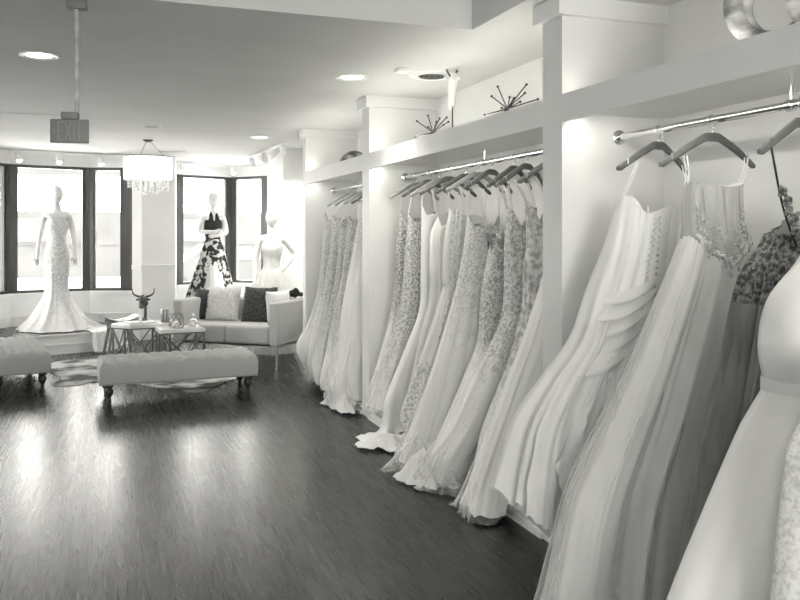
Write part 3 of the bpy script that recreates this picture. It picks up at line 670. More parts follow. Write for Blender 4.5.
gL5, oL5, RL5 = G('frothy white tulle gown with ruffled hem beside the mid divider', 6.86, S(6.86, (.07, .14), [(2.13, 1.78), (2.11, 1.6), (2.07, 1.36), (1.985, .93), (1.925, .50), (1.88, .24), (1.90, .06)]), 1.3, 'lace', 'tulle', 79, fade=(1.3, .2, .55, .78), amp1=.05, hem=.01, over=[(1.0, 0, .03, 'sheer', .05, 80)])
for i, (c, rx, ry, h, sd) in enumerate([((1.93, 6.75), .12, .18, .15, 5), ((1.98, 6.95), .12, .16, .22, 6)]): train(c, rx, ry, h, sd, 0, amp=.55).build('tulle_ruffle', M['tulle'], gL5, off=oL5, angle=80)

# ------------------------------------------------------------------ ornaments on the closet shelves
ZS = 2.15
def star(x, y, label, tips, hub=.05):
    t = thing('wire_star_sculpture', label, 'sculpture', (x, y, ZS), -YAW, 'wire star sculptures on the shelf')
    for (a, b_, c_) in tips:
        p1 = (a, b_, max(.012, c_ + hub)); p0 = (-a * .22, -b_ * .22, max(.012, hub - c_ * .22))
        MB().tube([p0, p1], .0038, 6).build('rod', M['darkmetal'], t)
        MB().ball(p1, .009, 1).build('knob', M['darkmetal'], t)
    return t
star(2.17, 5.30, 'small wire star sculpture on the shelf nearest the mid divider panel', [(-.12, .02, -.03), (-.11, .05, .085), (-.035, -.04, .11), (.05, .06, .105), (.095, -.03, .10), (.11, .02, .075), (.07, -.08, .04), (-.03, .1, .05), (.02, -.1, .06)], .06)
star(2.19, 4.22, 'large wire star sculpture on the shelf nearest the near white column', [(-.13, .0, -.035), (-.085, .05, .08), (-.06, -.04, .12), (.115, .03, .145), (.17, -.03, .05), (.05, .08, .075), (.065, -.06, .03), (-.02, .1, .02), (.0, -.10, .05), (.10, .0, .09)], .07)
dr = thing('deer_bust', 'white deer bust with dark antlers on a thin rod, on the closet shelf', 'sculpture', (2.24, 5.12, ZS))
MB().lathe([(.05, 0), (.05, .012), (.012, .02)], n=20).build('base', M['darkmetal'], dr)
MB().tube([(0, 0, .015), (0, 0, .24)], .005, 8).build('rod', M['darkmetal'], dr)
q = MB(); q.tube(curve([(.0, .02, .20), (0, .01, .27), (0, -.0, .34), (0, -.03, .40), (0, -.06, .41), (-.01, -.11, .385)], 18), [lerp(.02, .034, i / 9) if i < 10 else lerp(.034, .018, (i - 9) / 8) for i in range(18)], 12)
q.ball((-.035, .01, .415), (.03, .008, .014), 1); q.ball((.035, .01, .415), (.03, .008, .014), 1); q.build('head', M['plaster'], dr)
for s in (-1, 1):
    q = MB(); q.tube(curve([(s * .015, 0, .42), (s * .04, .01, .47), (s * .03, .01, .52), (s * .05, 0, .55)], 10), .007, 6); q.tube([(s * .038, .01, .48), (s * .085, .0, .51), (s * .10, 0, .55)], .006, 6); q.build('antler', M['wood_grey'], dr)
dm = MB(); prof = [(.145 * math.cos(a), .135 * math.sin(a)) for a in [i / 12 * PI / 2 for i in range(13)]]
dm.lathe([(.15, 0)] + prof[:-1] + [(.004, .135)], n=40); o = dm.build('dome_ornament', M['ceramic']); o.location = (2.24, 7.42, 2.15)
tag(o, 'mottled dark dome ornament on the far bay shelf beside the mid divider', 'ornament')
rg = thing('ring_sculpture', 'weathered wood sculpture of large interlocking rings on the near shelf', 'sculpture', (2.245, 2.17, ZS))
Rm = lambda ax, ay, az: (Matrix.Rotation(az, 3, 'Z') @ Matrix.Rotation(ay, 3, 'Y') @ Matrix.Rotation(ax, 3, 'X'))
for c, R_, ro in [((-.02, .10, .164), .13, Rm(PI / 2, 0, -.77)), ((.055, .14, .164), .13, Rm(PI / 2, 0, -.5)), ((.02, -.13, .164), .13, Rm(PI / 2, 0, -1.2))]:
    MB().torus(c, R_, .034, ro).build('ring', M['ringwood'], rg)

# ------------------------------------------------------------------ ceiling fittings
def can(x, y, label, z=HC, power=22):
    t = thing('ceiling_light', label, 'ceiling light', (x, y, z), 0, 'recessed ceiling lights')
    MB().lathe([(.075, .0), (.078, -.004), (.115, -.010), (.118, -.002), (.118, .0)], n=36, cap=False).build('trim_ring', M['trim'], t)
    MB().lathe([(.076, -.001), (.076, -.003)], n=32).build('lens', M['lamp'], t)
    ld = bpy.data.lights.new('lamp', 'SPOT'); ld.energy = power; ld.color = TINT; ld.spot_size = 2.2; ld.spot_blend = .8; ld.shadow_soft_size = .07
    lo = bpy.data.objects.new('lamp', ld); C.objects.link(lo); lo.parent = t; lo.location = (0, 0, -.03)
    return t
CANP = 24
can(-.37, 5.594, 'large recessed ceiling light left of the hanging exit sign pole', power=CANP)
can(1.676, 5.615, 'recessed ceiling light in front of the closet columns', power=CANP)
can(1.715, 9.451, 'small far recessed ceiling light near the track spotlights', power=CANP * 2.5)
sd = MB().box((1.92, 5.224, HC - .012), (.10, .10, .024), bev=.006).build('smoke_detector', M['trim']); tag(sd, 'small white square detector on the ceiling near the round vent', 'detector')
vt = thing('ceiling_vent', 'round ceiling air vent with dark louvres above the wire sculptures', 'vent', (2.185, 5.352, HC))
MB().lathe([(.10, -.012), (.15, -.012), (.17, -.004), (.17, 0)], n=40, cap=False).build('rim', M['trim'], vt)
MB().lathe([(.10, -.002), (.10, -.004)], n=32).build('dark_opening', M['blackfab'], vt)
q = MB()
for r in (.03, .06, .09): q.torus((0, 0, -.012), r, .004, None, 32, 6)
q.build('louvre', M['signgrey'], vt)
for (x, y, w, lab) in [(.9, 11.446, .40, 'slim slot vent in the ceiling beyond the chandelier'), (.487, 8.871, .17, 'small slot vent in the ceiling in front of the chandelier')]:
    s = thing('slot_vent', lab, 'vent', (x, y, HC), -YAW)
    MB().box((0, 0, -.004), (w, .10, .008)).build('vent_frame', M['trim'], s, smooth=False)
    MB().box((0, 0, -.009), (w - .03, .05, .004)).build('slot', M['signgrey'], s, smooth=False)
# exit sign on its pole
ex = thing('exit_sign', 'grey exit sign hanging from a long ceiling pole', 'sign', (-.112, 4.20, HC), -YAW + .18); ex.scale = (.92, .92, 1)
MB().box((0, 0, -.025), (.095, .07, .05), bev=.006).build('junction_box', M['signgrey'], ex)
MB().tube([(0, 0, -.02), (0, 0, -.545)], .0115, 14).build('pole', M['galv'], ex)
MB().box((-.033, 0, -.558), (.085, .05, .035), bev=.006).build('bracket', M['signgrey'], ex)
hs = MB().box((-.036, 0, -.631), (.186, .03, .112), bev=.004).build('housing', M['signgrey'], ex)
lt = MB(); yb = -.0162
def bar(x0, z0, x1, z1, w=.007):
    dx, dz = x1 - x0, z1 - z0; ln = math.hypot(dx, dz); nx, nz = -dz / ln * w / 2, dx / ln * w / 2
    lt.add([(x0 + nx, yb, z0 + nz), (x1 + nx, yb, z1 + nz), (x1 - nx, yb, z1 - nz), (x0 - nx, yb, z0 - nz)], [(0, 1, 2, 3)])
    lt.add([(x0 + nx, yb - .002, z0 + nz), (x1 + nx, yb - .002, z1 + nz), (x1 - nx, yb - .002, z1 - nz), (x0 - nx, yb - .002, z0 - nz)], [(3, 2, 1, 0)])
zt, zb = -.587, -.675; zm = -.631
bar(-.104, zm + .014, -.116, zm); bar(-.116, zm, -.104, zm - .014)
bar(-.088, zt, -.088, zb); bar(-.088, zt, -.062, zt); bar(-.088, zm, -.066, zm); bar(-.088, zb, -.062, zb)
bar(-.054, zt, -.026, zb); bar(-.026, zt, -.054, zb)
bar(-.012, zt, -.012, zb)
bar(.014, zt, .014, zb); bar(-.0, zt, .030, zt)
lt.build('lettering', M['signtext'], ex, smooth=False)

# chandelier
ch = thing('drum_chandelier', 'white drum chandelier with hanging crystals', 'chandelier', (.515, 10.20, HC))
MB().lathe([(.06, 0), (.06, -.012), (.02, -.03)], n=24).build('canopy', M['darkmetal'], ch)
for a in (0, 2.1, 4.2): MB().tube([(.03 * math.cos(a), .03 * math.sin(a), -.02), (.20 * math.cos(a), .20 * math.sin(a), -.20)], .0035, 6).build('wire', M['steel'], ch)
MB().lathe([(.275, -.205), (.28, -.205), (.28, -.475), (.275, -.475)], n=64, cap=False).build('shade', M['shade'], ch)
MB().lathe([(.272, -.215), (.272, -.217)], n=48).build('top_light_cap', M['plaster'], ch)  # opaque disc added to keep bulb light off the ceiling
MB().lathe([(.272, -.47), (.272, -.472)], n=48).build('diffuser', M['shade'], ch)
q = MB()
for z in (-.205, -.475): q.torus((0, 0, z), .281, .004, None, 64, 6)
for k in range(10): a = k * 2 * PI / 10 + .3; q.tube([(.283 * math.cos(a), .283 * math.sin(a), -.205), (.283 * math.cos(a), .283 * math.sin(a), -.475)], .003, 5)
q.build('shade_frame', M['darkmetal'], ch)
rd = random.Random(12); cme = None
for ringr, nn, ln in [(.23, 18, 3), (.15, 12, 4), (.06, 6, 5)]:
    for k in range(nn):
        a = 2 * PI * k / nn + ringr; L_ = ln + rd.choice((0, 0, 1))
        q = MB()
        for i in range(L_):
            z = -.49 - i * .034; q.lathe([(.0015, .016), (.011, 0), (.0015, -.018)], (ringr * math.cos(a), ringr * math.sin(a), z), 6)
        q.build('crystal_strand', M['crystal'], ch, smooth=False)
for k in range(3):
    a = k * 2.1; pl = bpy.data.lights.new('bulb', 'POINT'); pl.energy = 2.0; pl.color = TINT; pl.shadow_soft_size = .04
    lo = bpy.data.objects.new('bulb', pl); C.objects.link(lo); lo.parent = ch; lo.location = (.12 * math.cos(a), .12 * math.sin(a), -.34)
    MB().ball((.12 * math.cos(a), .12 * math.sin(a), -.34), .025, 2).build('light_bulb', M['bulb'], ch)

# track spotlights
def track(a, b, heads, aim, label, power=0):
    a = Vector(a); b = Vector(b); d = b - a; t = thing('track_light', label, 'track light', (a.x, a.y, HC), math.atan2(d.y, d.x)); ln = d.length
    MB().box((ln / 2, 0, -.03), (ln, .035, .03), bev=.004).build('rail', M['trim'], t)
    rz = math.atan2(d.y, d.x); av = Matrix.Rotation(-rz, 3, 'Z') @ Vector(aim).normalized()
    for h in heads:
        c = Vector((h * ln, 0, -.10)); MB().tube([(c.x, 0, -.04), tuple(c)], .008, 8).build('stem', M['trim'], t)
        e = MB().tube([tuple(c - av * .055), tuple(c - av * .03), tuple(c + av * .06)], [.022, .036, .038], 18).build('spot_head', M['trim'], t)
        MB().tube([tuple(c + av * .061), tuple(c + av * .063)], .032, 16).build('lens', M['lamp'] if power else M['steel'], e)
        if power:
            sl = bpy.data.lights.new('spot', 'SPOT'); sl.energy = power; sl.color = TINT; sl.spot_size = 1.3; sl.spot_blend = .6; sl.shadow_soft_size = .03
            lo = bpy.data.objects.new('spot', sl); C.objects.link(lo); lo.parent = t; lo.location = c + av * .075; lo.rotation_euler = av.to_track_quat('-Z', 'Y').to_euler()
track((-1.12, 11.85), (.02, 12.15), (.08, .5, .97), (.1, -.4, -1), 'white track spotlights above the left bay window', 9)
track((1.06, 12.95), (2.0, 13.25), (.1, .5, .97), (.1, -.3, -1), 'white track spotlights above the right bay window', 9)
track((1.99, 11.7), (2.06, 9.75), (.05, .45, .97), (.3, .55, -.8), 'white track spotlights running toward the closet end', 45)

# ------------------------------------------------------------------ lights of the closet: LED strips behind the header lip
LEDP = 2.6
for y0, y1 in BAYS:
    for z, rot, pw in ((2.058, 0, LEDP), (2.160, PI, LEDP * {0: .35, 1: 1.1, 2: .9}[BAYS.index((y0, y1))])):
        al = bpy.data.lights.new('led_light', 'AREA'); al.shape = 'RECTANGLE'; al.size = .012; al.size_y = y1 - y0 - .06; al.energy = pw * (y1 - y0) / 2.7; al.color = TINT
        lo = bpy.data.objects.new('led_light', al); C.objects.link(lo); lo.location = (XF + .045, (y0 + y1) / 2, z); lo.rotation_euler = (0, rot, 0)

# ------------------------------------------------------------------ tufted benches
def bench(loc, rz, label, L_=1.385, W=.50, group='tufted benches'):
    t = thing('tufted_bench', label, 'bench', (*loc, 0), rz, group)   # local x: length from 0 to L_, y: 0..W
    z0, z1 = .165, .375
    b = MB(); nx, ny = 140, 52; rows = []
    def top(x, y):
        u = x / L_ * 7; v = y / W * 3 + .5
        # diamond tufting: buttons at staggered grid points, creases along diagonals
        p = (u + v) ; q = (u - v)
        fp = abs(p - round(p)); fq = abs(q - round(q))
        cre = (abs(math.sin(PI * p)) * abs(math.sin(PI * q))) ** .4
        ed = min(x, L_ - x, y, W - y); e = min(1, max(0, ed) / .05)
        rnd = math.sqrt(max(0, 1 - (1 - e) ** 2))
        return z1 - .035 + .035 * rnd + (.048 * (cre - .8)) * min(1, ed / .035 + .15)
    for i in range(nx + 1):
        x = L_ * i / nx; rows.append([(x, W * j / ny, top(x, W * j / ny)) for j in range(ny + 1)])
    b.rings(rows, closed=False).build('tufted_top', M['linen'], t, angle=80)
    per = []
    for i in range(nx + 1): per.append((L_ * i / nx, 0))
    for j in range(1, ny + 1): per.append((L_, W * j / ny))
    for i in range(nx - 1, -1, -1): per.append((L_ * i / nx, W))
    for j in range(ny - 1, 0, -1): per.append((0, W * j / ny))
    cx, cy = L_ / 2, W / 2
    out = lambda p, g: (p[0] + (g if p[0] > L_ - 1e-6 else -g if p[0] < 1e-6 else 0), p[1] + (g if p[1] > W - 1e-6 else -g if p[1] < 1e-6 else 0))
    sides = [[(p[0], p[1], top(*p)) for p in per], [(*out(p, .008), top(*p) - .02) for p in per], [(*out(p, .010), z0 + .06) for p in per], [(*out(p, .004), z0) for p in per]]
    MB().rings(sides, cap1=True).build('upholstered_side', M['linen'], t, angle=50)
    nh = MB()
    for p in per[::2]: q = out(p, .008); nh.ball((q[0], q[1], z0 + .008), .006, 1)
    nh.build('nailhead_trim', M['nail'], t)
    pr = [(.018, 0), (.024, .01), (.018, .025), (.022, .035), (.016, .045), (.038, .085), (.042, .11), (.030, .135), (.040, .145), (.040, .166)]
    for x, y in ((.07, .06), (L_ - .07, .06), (.07, W - .06), (L_ - .07, W - .06)): MB().lathe(pr, (x, y, 0), 20).build('leg', M['wood_dark'], t)
    return t
bench((-.01, 7.66), .05, 'tufted linen bench alone on the dark floor in front of the cowhide rug')
bench((-.471, 8.577), PI / 2 + .17, 'tufted linen bench cut off by the left edge, seen end-on')

# ------------------------------------------------------------------ cowhide rug
rug = [(-.62, 10.25), (-.36, 10.46), (-.08, 10.42), (.2, 10.6), (.5, 10.35), (.75, 10.2), (.9, 9.6), (1.2, 9.3), (1.5, 8.95), (1.44, 8.72), (1.2, 8.42), (1.03, 8.12), (.82, 7.95), (.62, 8.25), (.44, 8.40), (.27, 8.74), (.08, 8.80), (-.11, 8.82), (-.25, 8.71), (-.46, 8.78), (-.40, 9.2), (-.55, 9.7)]
rg2 = curve([(x, y) for x, y in rug + [rug[0]]], 150)[:-1]
o = MB().prism(rg2, .0005, .008).build('cowhide_rug', M['hide'], smooth=False); tag(o, 'grey and white cowhide rug on the dark floor behind the bench', 'rug')

# ------------------------------------------------------------------ sofa
SR = math.atan2(-.64, .77)   # local x along the front from left arm to right arm, local -y faces the benches
sx0, sy0 = 1.82 - .77 * 1.38, 8.93 + .64 * 1.38
sf = thing('sofa', 'light linen two-seat sofa with thin metal legs, facing the side tables', 'sofa', (sx0, sy0, 0), SR)
SW, SDp = 1.38, .66
MB().box((.07, SDp / 2, .50), (.14, SDp, .49), bev=.035, seg=4).build('armrest', M['linen2'], sf)
MB().box((SW - .06, SDp / 2, .50), (.12, SDp, .49), bev=.03, seg=4).build('armrest', M['linen2'], sf)
MB().box((SW / 2, SDp - .07, .50), (SW - .1, .14, .49), bev=.035, seg=4).build('backrest', M['linen2'], sf)
MB().box((SW / 2, .34, .28), (SW - .24, .5, .04), bev=.008, seg=2).build('seat_base', M['linen2'], sf)
for x in (SW / 2 - .285, SW / 2 + .285): MB().box((x, .29, .375), (.569, .58, .215), bev=.045, seg=5).build('seat_cushion', M['linen2'], sf)
MB().box((SW / 2, SDp / 2, .248), (SW - .03, SDp - .03, .014)).build('metal_frame', M['steel'], sf, smooth=False)
for x in (.03, SW - .03):
    for y in (.03, SDp - .03): MB().box((x, y, .12), (.022, .022, .24)).build('leg', M['steel'], sf, smooth=False)
def pillow(lx, ly, lz, w, T, rz, tilt, m, label, fur=0, name='cushion'):
    """square cushion standing on its edge; local coordinates of the sofa"""
    loc = Matrix.Translation(sf.location) @ Matrix.Rotation(SR, 4, 'Z') @ Vector((lx, ly, lz))
    t = MB(); n = 22; rd = random.Random(int(lx * 1000) + 5)
    for sgn in (-1, 1):
        rows = []
        for i in range(n + 1):
            u = -1 + 2 * i / n; row = []
            for j in range(n + 1):
                v = -1 + 2 * j / n
                th = T / 2 * (max(0, (1 - u ** 4) * (1 - v ** 4)) ** .55)
                pin = 1 - .07 * (1 - u * u) * abs(v) ** 2; pin2 = 1 - .07 * (1 - v * v) * abs(u) ** 2
                x = u * w / 2 * pin2; z = v * w / 2 * pin
                nz = .006 * mnoise.noise(Vector((x * 14, z * 14, lx * 9)))
                row.append((x, sgn * th + nz, z + w / 2))
            rows.append(row)
        t.rings(rows, closed=False)
    if fur:
        base = list(t.v); fc = list(t.f)
        for _ in range(fur):
            f = rd.choice(fc); a = [Vector(base[i]) for i in f]; wts = [rd.random() for _ in a]; s_ = sum(wts); p = sum((q * w_ for q, w_ in zip(a, wts)), Vector()) / s_
            nrm = Vector((p.x * .6, math.copysign(.25, p.y), (p.z - w / 2) * .5)).normalized()
            tip = p + nrm * rd.uniform(.012, .024) + Vector((rd.uniform(-.014, .014), 0, rd.uniform(-.026, .004)))
            sd_ = Vector((rd.uniform(-1, 1), 0, rd.uniform(-1, 1))).normalized() * .004
            t.add([p - sd_, p + sd_, tip], [(0, 1, 2)])
    o = t.build(name, m, angle=80); o.location = loc; o.rotation_euler = (tilt, 0, SR + rz)
    return tag(o, label, 'cushion', 'cushions on the sofa')
pillow(.24, .40, .475, .38, .11, .25, -.25, M['pil_d'], 'dark cushion half hidden behind the pale furry cushion on the sofa')
pillow(.45, .34, .475, .42, .14, .10, -.25, M['fur_l'], 'pale furry cushion on the left half of the sofa', 2600)
pillow(.92, .36, .475, .42, .14, .05, -.25, M['fur_d'], 'dark shaggy fur cushion in the middle of the sofa', 3200)
pillow(1.225, .33, .475, .38, .11, 1.3, -.10, M['pil_w'], 'plain white cushion leaning on the right arm of the sofa')
loc = Matrix.Translation(sf.location) @ Matrix.Rotation(SR, 4, 'Z') @ Vector((1.29, .60, .745))
q = MB(); rd = random.Random(3)
for k in range(26):
    a = rd.uniform(0, 6.28); r = rd.uniform(.0, .085); q.ball((r * math.cos(a), r * math.sin(a) * .6, .045 + rd.uniform(-.01, .06) * (1 - r / .1)), (rd.uniform(.03, .045), rd.uniform(.02, .035), rd.uniform(.022, .035)), 1)
o = q.build('ruffled_bow', M['blackfab']); o.location = loc; tag(o, 'black ruffled fabric bow lying on the sofa corner by the right arm', 'bow')

# ------------------------------------------------------------------ side tables and what stands on them
def table(loc, rz, zt, poly, label, legs, braces):
    t = thing('side_table', label, 'side table', (*loc, 0), rz, 'marble topped side tables')
    MB().prism(poly, zt - .035, zt).build('table_top', M['marble'], t, smooth=False)
    q = MB(); n = len(poly)
    for i in range(n):
        a, b_ = poly[i], poly[(i + 1) % n]; q.tube([(a[0] * .98, a[1] * .98, zt - .042), (b_[0] * .98, b_[1] * .98, zt - .042)], .008, 6)
    q.build('top_frame', M['gun'], t)
    for x, y in legs: MB().box((x, y, (zt - .04) / 2), (.022, .022, zt - .04)).build('leg', M['gun'], t, smooth=False)
    for (a, b_) in braces: MB().tube([(*a[:2], a[2]), (*b_[:2], b_[2])], .008, 8).build('cross_brace', M['gun'], t)
hexp = [(.33 * math.cos(k * PI / 3), .26 * math.sin(k * PI / 3)) for k in range(6)]
table((.42, 9.62), .12, .505, hexp, 'hexagonal marble side table holding the bronze horned bust', [(x * .93, y * .93) for x, y in hexp],
      [((hexp[i][0] * .93, hexp[i][1] * .93, .05), (hexp[(i + 1) % 6][0] * .93, hexp[(i + 1) % 6][1] * .93, .44)) for i in range(6)] + [((hexp[i][0] * .93, hexp[i][1] * .93, .44), (hexp[(i + 1) % 6][0] * .93, hexp[(i + 1) % 6][1] * .93, .05)) for i in range(6)])
rp = [(-.235, -.2), (.235, -.2), (.235, .2), (-.235, .2)]
table((.80, 9.24), .10, .48, rp, 'rectangular marble side table holding the wire geometric ornament', [(x * .93, y * .93) for x, y in rp],
      [((-.21, -.19, .05), (.05, -.19, .43)), ((-.05, -.19, .05), (.14, -.19, .43)), ((.21, -.19, .43), (-.04, -.19, .05)), ((-.21, -.19, .43), (-.0, -.19, .05)), ((-.21, .18, .05), (.2, .18, .43)), ((.21, .18, .05), (-.2, .18, .43))])
t = thing('magazine', 'white magazine lying flat on the hexagonal side table', 'magazine', (.40, 9.56, .505), .25)
MB().box((0, 0, .011), (.30, .21, .020)).build('pages', M['candle'], t, smooth=False)
MB().box((0, 0, .0225), (.305, .215, .003)).build('cover', M['pil_w'], t, smooth=False)
hb = thing('horned_bust', 'dark bronze horned animal bust on a post, standing on the side table', 'sculpture', (.44, 9.66, .529), -.25)
MB().lathe([(.06, 0), (.06, .01), (.03, .025), (.02, .03)], n=20).build('base', M['bronze'], hb)
MB().tube([(.02, 0, .02), (.02, 0, .2)], .016, 10).build('post', M['bronze'], hb)
MB().tube(curve([(.03, .02, .17), (.0, .0, .22), (0, -.03, .245), (0, -.07, .22), (-.01, -.09, .14)], 14), [.026, .03, .036, .042, .046, .048, .048, .046, .042, .038, .034, .03, .028, .024], 12).build('head', M['bronze'], hb)
for s in (-1, 1):
    MB().tube(curve([(s * .03, -.02, .265), (s * .08, -.02, .28), (s * .115, -.02, .31), (s * .12, -.02, .36)], 12), [lerp(.014, .004, i / 11) for i in range(12)], 8).build('horn', M['bronze'], hb)
    MB().ball((s * .055, -.02, .235), (.03, .01, .015), 1).build('ear', M['bronze'], hb)
o = MB().lathe([(.02, 0), (.02, .14), (.004, .142)], n=18).build('pillar_candle', M['candle']); o.location = (.40, 9.50, .529); tag(o, 'slim white candle standing in front of the bronze bust', 'candle')
t = thing('candle_block', 'grey ribbed candle block at the back of the side table', 'candle holder', (.66, 9.60, .505), .2)
q = MB()
for k in range(3): q.box((-.028 + k * .028, 0, .075), (.026, .08, .15), bev=.006)
q.build('block', M['steel'], t); MB().tube([(0, 0, .15), (0, 0, .165)], .002, 5).build('wick', M['blackfab'], t)
t = thing('geometric_ornament', 'small wire polyhedron terrarium on the rectangular side table', 'ornament', (.76, 9.22, .48), .3)
v = [(-.055, -.055, .0), (.055, -.055, .0), (.055, .055, .0), (-.055, .055, .0), (-.085, 0, .08), (.085, 0, .08), (0, -.085, .08), (0, .085, .08), (-.05, -.05, .15), (.05, -.05, .15), (.05, .05, .15), (-.05, .05, .15)]
ed = [(0, 1), (1, 2), (2, 3), (3, 0), (0, 4), (3, 4), (1, 5), (2, 5), (0, 6), (1, 6), (2, 7), (3, 7), (8, 9), (9, 10), (10, 11), (11, 8), (8, 4), (11, 4), (9, 5), (10, 5), (8, 6), (9, 6), (10, 7), (11, 7)]
q = MB()
for a, b_ in ed: q.tube([(v[a][0], v[a][1], v[a][2] + .005), (v[b_][0], v[b_][1], v[b_][2] + .005)], .0035, 6)
q.build('wire_frame', M['gun'], t); MB().ball((0, 0, .05), .028, 2).build('globe', M['candle'], t)
t = thing('perfume_bottle', 'round glass perfume bottle on the right of the rectangular side table', 'bottle', (.94, 9.22, .48))
MB().lathe([(.02, 0), (.05, .012), (.058, .045), (.048, .08), (.016, .098), (.014, .115), (.018, .118)], n=28).build('bottle_body', M['crystal'], t)
MB().lathe([(.012, .118), (.016, .135), (.006, .155)], n=16).build('stopper', M['candle'], t)
stl = thing('wooden_stool', 'wooden stool with curved dark seat behind the hexagonal side table', 'stool', (.20, 10.36, 0), .2)
rows = []
for i in range(15):
    u = -1 + 2 * i / 14; x = u * .20; z = .47 + .06 * u * u
    rows.append([(x, -.15, z), (x, .15, z), (x, .15, z - .05), (x, -.15, z - .05)])
MB().rings(rows, True, True, True).build('seat', M['stoolwood'], stl, angle=50)
MB().box((0, 0, .405), (.26, .2, .05)).build('apron', M['wood_dark'], stl, smooth=False)
for x, y in ((-.1, -.09), (.1, -.09), (-.1, .09), (.1, .09)): MB().tube([(x, y, .42), (x * 1.7, y * 1.5, .0)], [.02, .014], 10).build('leg', M['stoolwood'], stl)

# ------------------------------------------------------------------ mannequins
def skin_body(name, verts, edges, radii, root_i, extra=None, sub=2):
    me = bpy.data.meshes.new(name); me.from_pydata(verts, edges, []); ob = bpy.data.objects.new(name, me); C.objects.link(ob)
    sk = ob.modifiers.new('skin', 'SKIN'); sk.use_smooth_shade = True
    for i, v_ in enumerate(me.skin_vertices[0].data):
        r = radii[i]; v_.radius = (r, r) if not isinstance(r, tuple) else r; v_.use_root = (i == root_i)
    s = ob.modifiers.new('sub', 'SUBSURF'); s.levels = sub; s.render_levels = sub
    dg = bpy.context.evaluated_depsgraph_get(); dg.update()
    res = bpy.data.meshes.new_from_object(ob.evaluated_get(dg)); bpy.data.objects.remove(ob)
    return res
def mannequin(loc, rz, scale, arms, label):
    root = thing('mannequin', label, 'mannequin', loc, rz); root.scale = (scale * .9, scale * .95, scale)
    V = [(0, 0, .96), (0, .0, 1.12), (0, -.01, 1.28), (0, 0, 1.40), (0, .01, 1.475), (0, -.005, 1.61),
         (-.09, 0, .90), (-.10, -.01, .50), (-.10, .02, .12), (-.10, -.08, .04), (.09, 0, .90), (.10, .01, .50), (.10, .03, .12), (.10, -.07, .04)]
    Rr = [(.14, .10), (.105, .085), (.125, .09), (.11, .07), .05, .045, .085, .055, .036, .03, .085, .055, .036, .03]
    E = [(0, 1), (1, 2), (2, 3), (3, 4), (4, 5), (0, 6), (6, 7), (7, 8), (8, 9), (0, 10), (10, 11), (11, 12), (12, 13)]
    for arm in arms:
        prev = 3
        for k, p in enumerate(arm): V.append(p); Rr.append((.052, .038, .026, .026)[k]); E.append((prev, len(V) - 1)); prev = len(V) - 1
    me = skin_body('body', V, E, Rr, 0)
    bmx = bmesh.new(); bmx.from_mesh(me)
    # smooth egg head with a faint brow, nose and chin
    b2 = bmesh.new(); bmesh.ops.create_uvsphere(b2, u_segments=32, v_segments=24, radius=1)
    for v_ in b2.verts:
        x, y, z = v_.co; w = 1 - .22 * max(0, -z) ** 1.3
        nose = .012 * math.exp(-((x / .16) ** 2 + ((z + .1) / .25) ** 2)) if y < 0 else 0
        eye = .005 * (math.exp(-(((abs(x) - .38) / .17) ** 2 + ((z - .08) / .13) ** 2))) if y < 0 else 0
        v_.co = Vector((x * .086 * w, y * .100 * w - nose + eye - .012, z * .120 + 1.665))
    mt = bpy.data.meshes.new('h'); b2.to_mesh(mt); b2.free(); bmx.from_mesh(mt)
    # hands: palm and five fingers
    for arm in arms:
        wv = Vector(arm[2]); pv = Vector(arm[3]); d = (pv - wv).normalized(); side = d.cross(Vector((0, 1, 0)))
        if side.length < .1: side = d.cross(Vector((0, 0, 1)))
        side.normalize(); nr = side.cross(d)
        hb_ = MB()
        for k, (so, ln) in enumerate([(-.024, .062), (-.008, .075), (.008, .07), (.022, .055)]):
            p0 = pv + side * so; hb_.tube([p0 - d * .01, p0 + d * ln * .55 + nr * .004, p0 + d * ln + nr * .014], [.009, .008, .005], 8)
        p0 = wv + side * -.02 + d * .03; hb_.tube([p0, p0 - side * .025 + d * .03, p0 - side * .03 + d * .065], [.011, .009, .006], 8)
        mt2 = bpy.data.meshes.new('f'); mt2.from_pydata([tuple(p) for p in hb_.v], [], hb_.f); bmx.from_mesh(mt2)
    bmesh.ops.recalc_face_normals(bmx, faces=bmx.faces); bmx.to_mesh(me); bmx.free()
    me.polygons.foreach_set('use_smooth', [True] * len(me.polygons)); me.materials.clear(); me.materials.append(M['mann'])
    o = bpy.data.objects.new('body', me); C.objects.link(o); o.parent = root
    MB().lathe([(.16, 0), (.16, .008), (.02, .012)], n=32).build('stand_base', M['steel'], root)
    MB().tube([(.0, .06, .01), (0, .02, .88)], .01, 8).build('stand_pole', M['steel'], root)
    return root
def worn(name, loc, rz, scale, parts, label):
    """a gown worn by a mannequin: loft of ellipses (z, rx, ry, cx, cy, foldamp)"""
    t = thing('wedding_gown', label, 'gown', loc, rz, 'gowns worn by the mannequins'); t.scale = (scale * .9, scale * .95, scale)
    for (pn, m_, secs, seed, k, neck) in parts:
        cs = curve(secs, 34); rows = []; rd = random.Random(seed); ph = [rd.uniform(0, 6) for _ in range(3)]
        for i, (z, rx, ry, cx, cy, am) in enumerate(cs):
            ring = []
            for j in range(120):
                q = 2 * PI * j / 120; f = sum(w * (1 - 2 * abs(math.sin(.5 * kk * q + p))) for kk, p, w in zip(k, ph, (1, .6, .4))) * am
                zz = z
                if neck and i < 8:
                    w8 = (1 - i / 8); c = math.cos(q); fr_ = math.sin(q) < 0
                    zz += w8 * ((-.07 * (1 - min(1, abs(c) / .18)) + .03 * math.exp(-((abs(c) - .5) / .25) ** 2) - .03 * abs(c) ** 6) if fr_ else -.06 * (1 - abs(c))) * neck
                ring.append((cx + (rx + f) * math.cos(q), cy + (ry + f) * math.sin(q), max(.004, zz)))
            rows.append(ring)
        MB().rings(rows).build(pn, M[m_], t, angle=80)
    return t
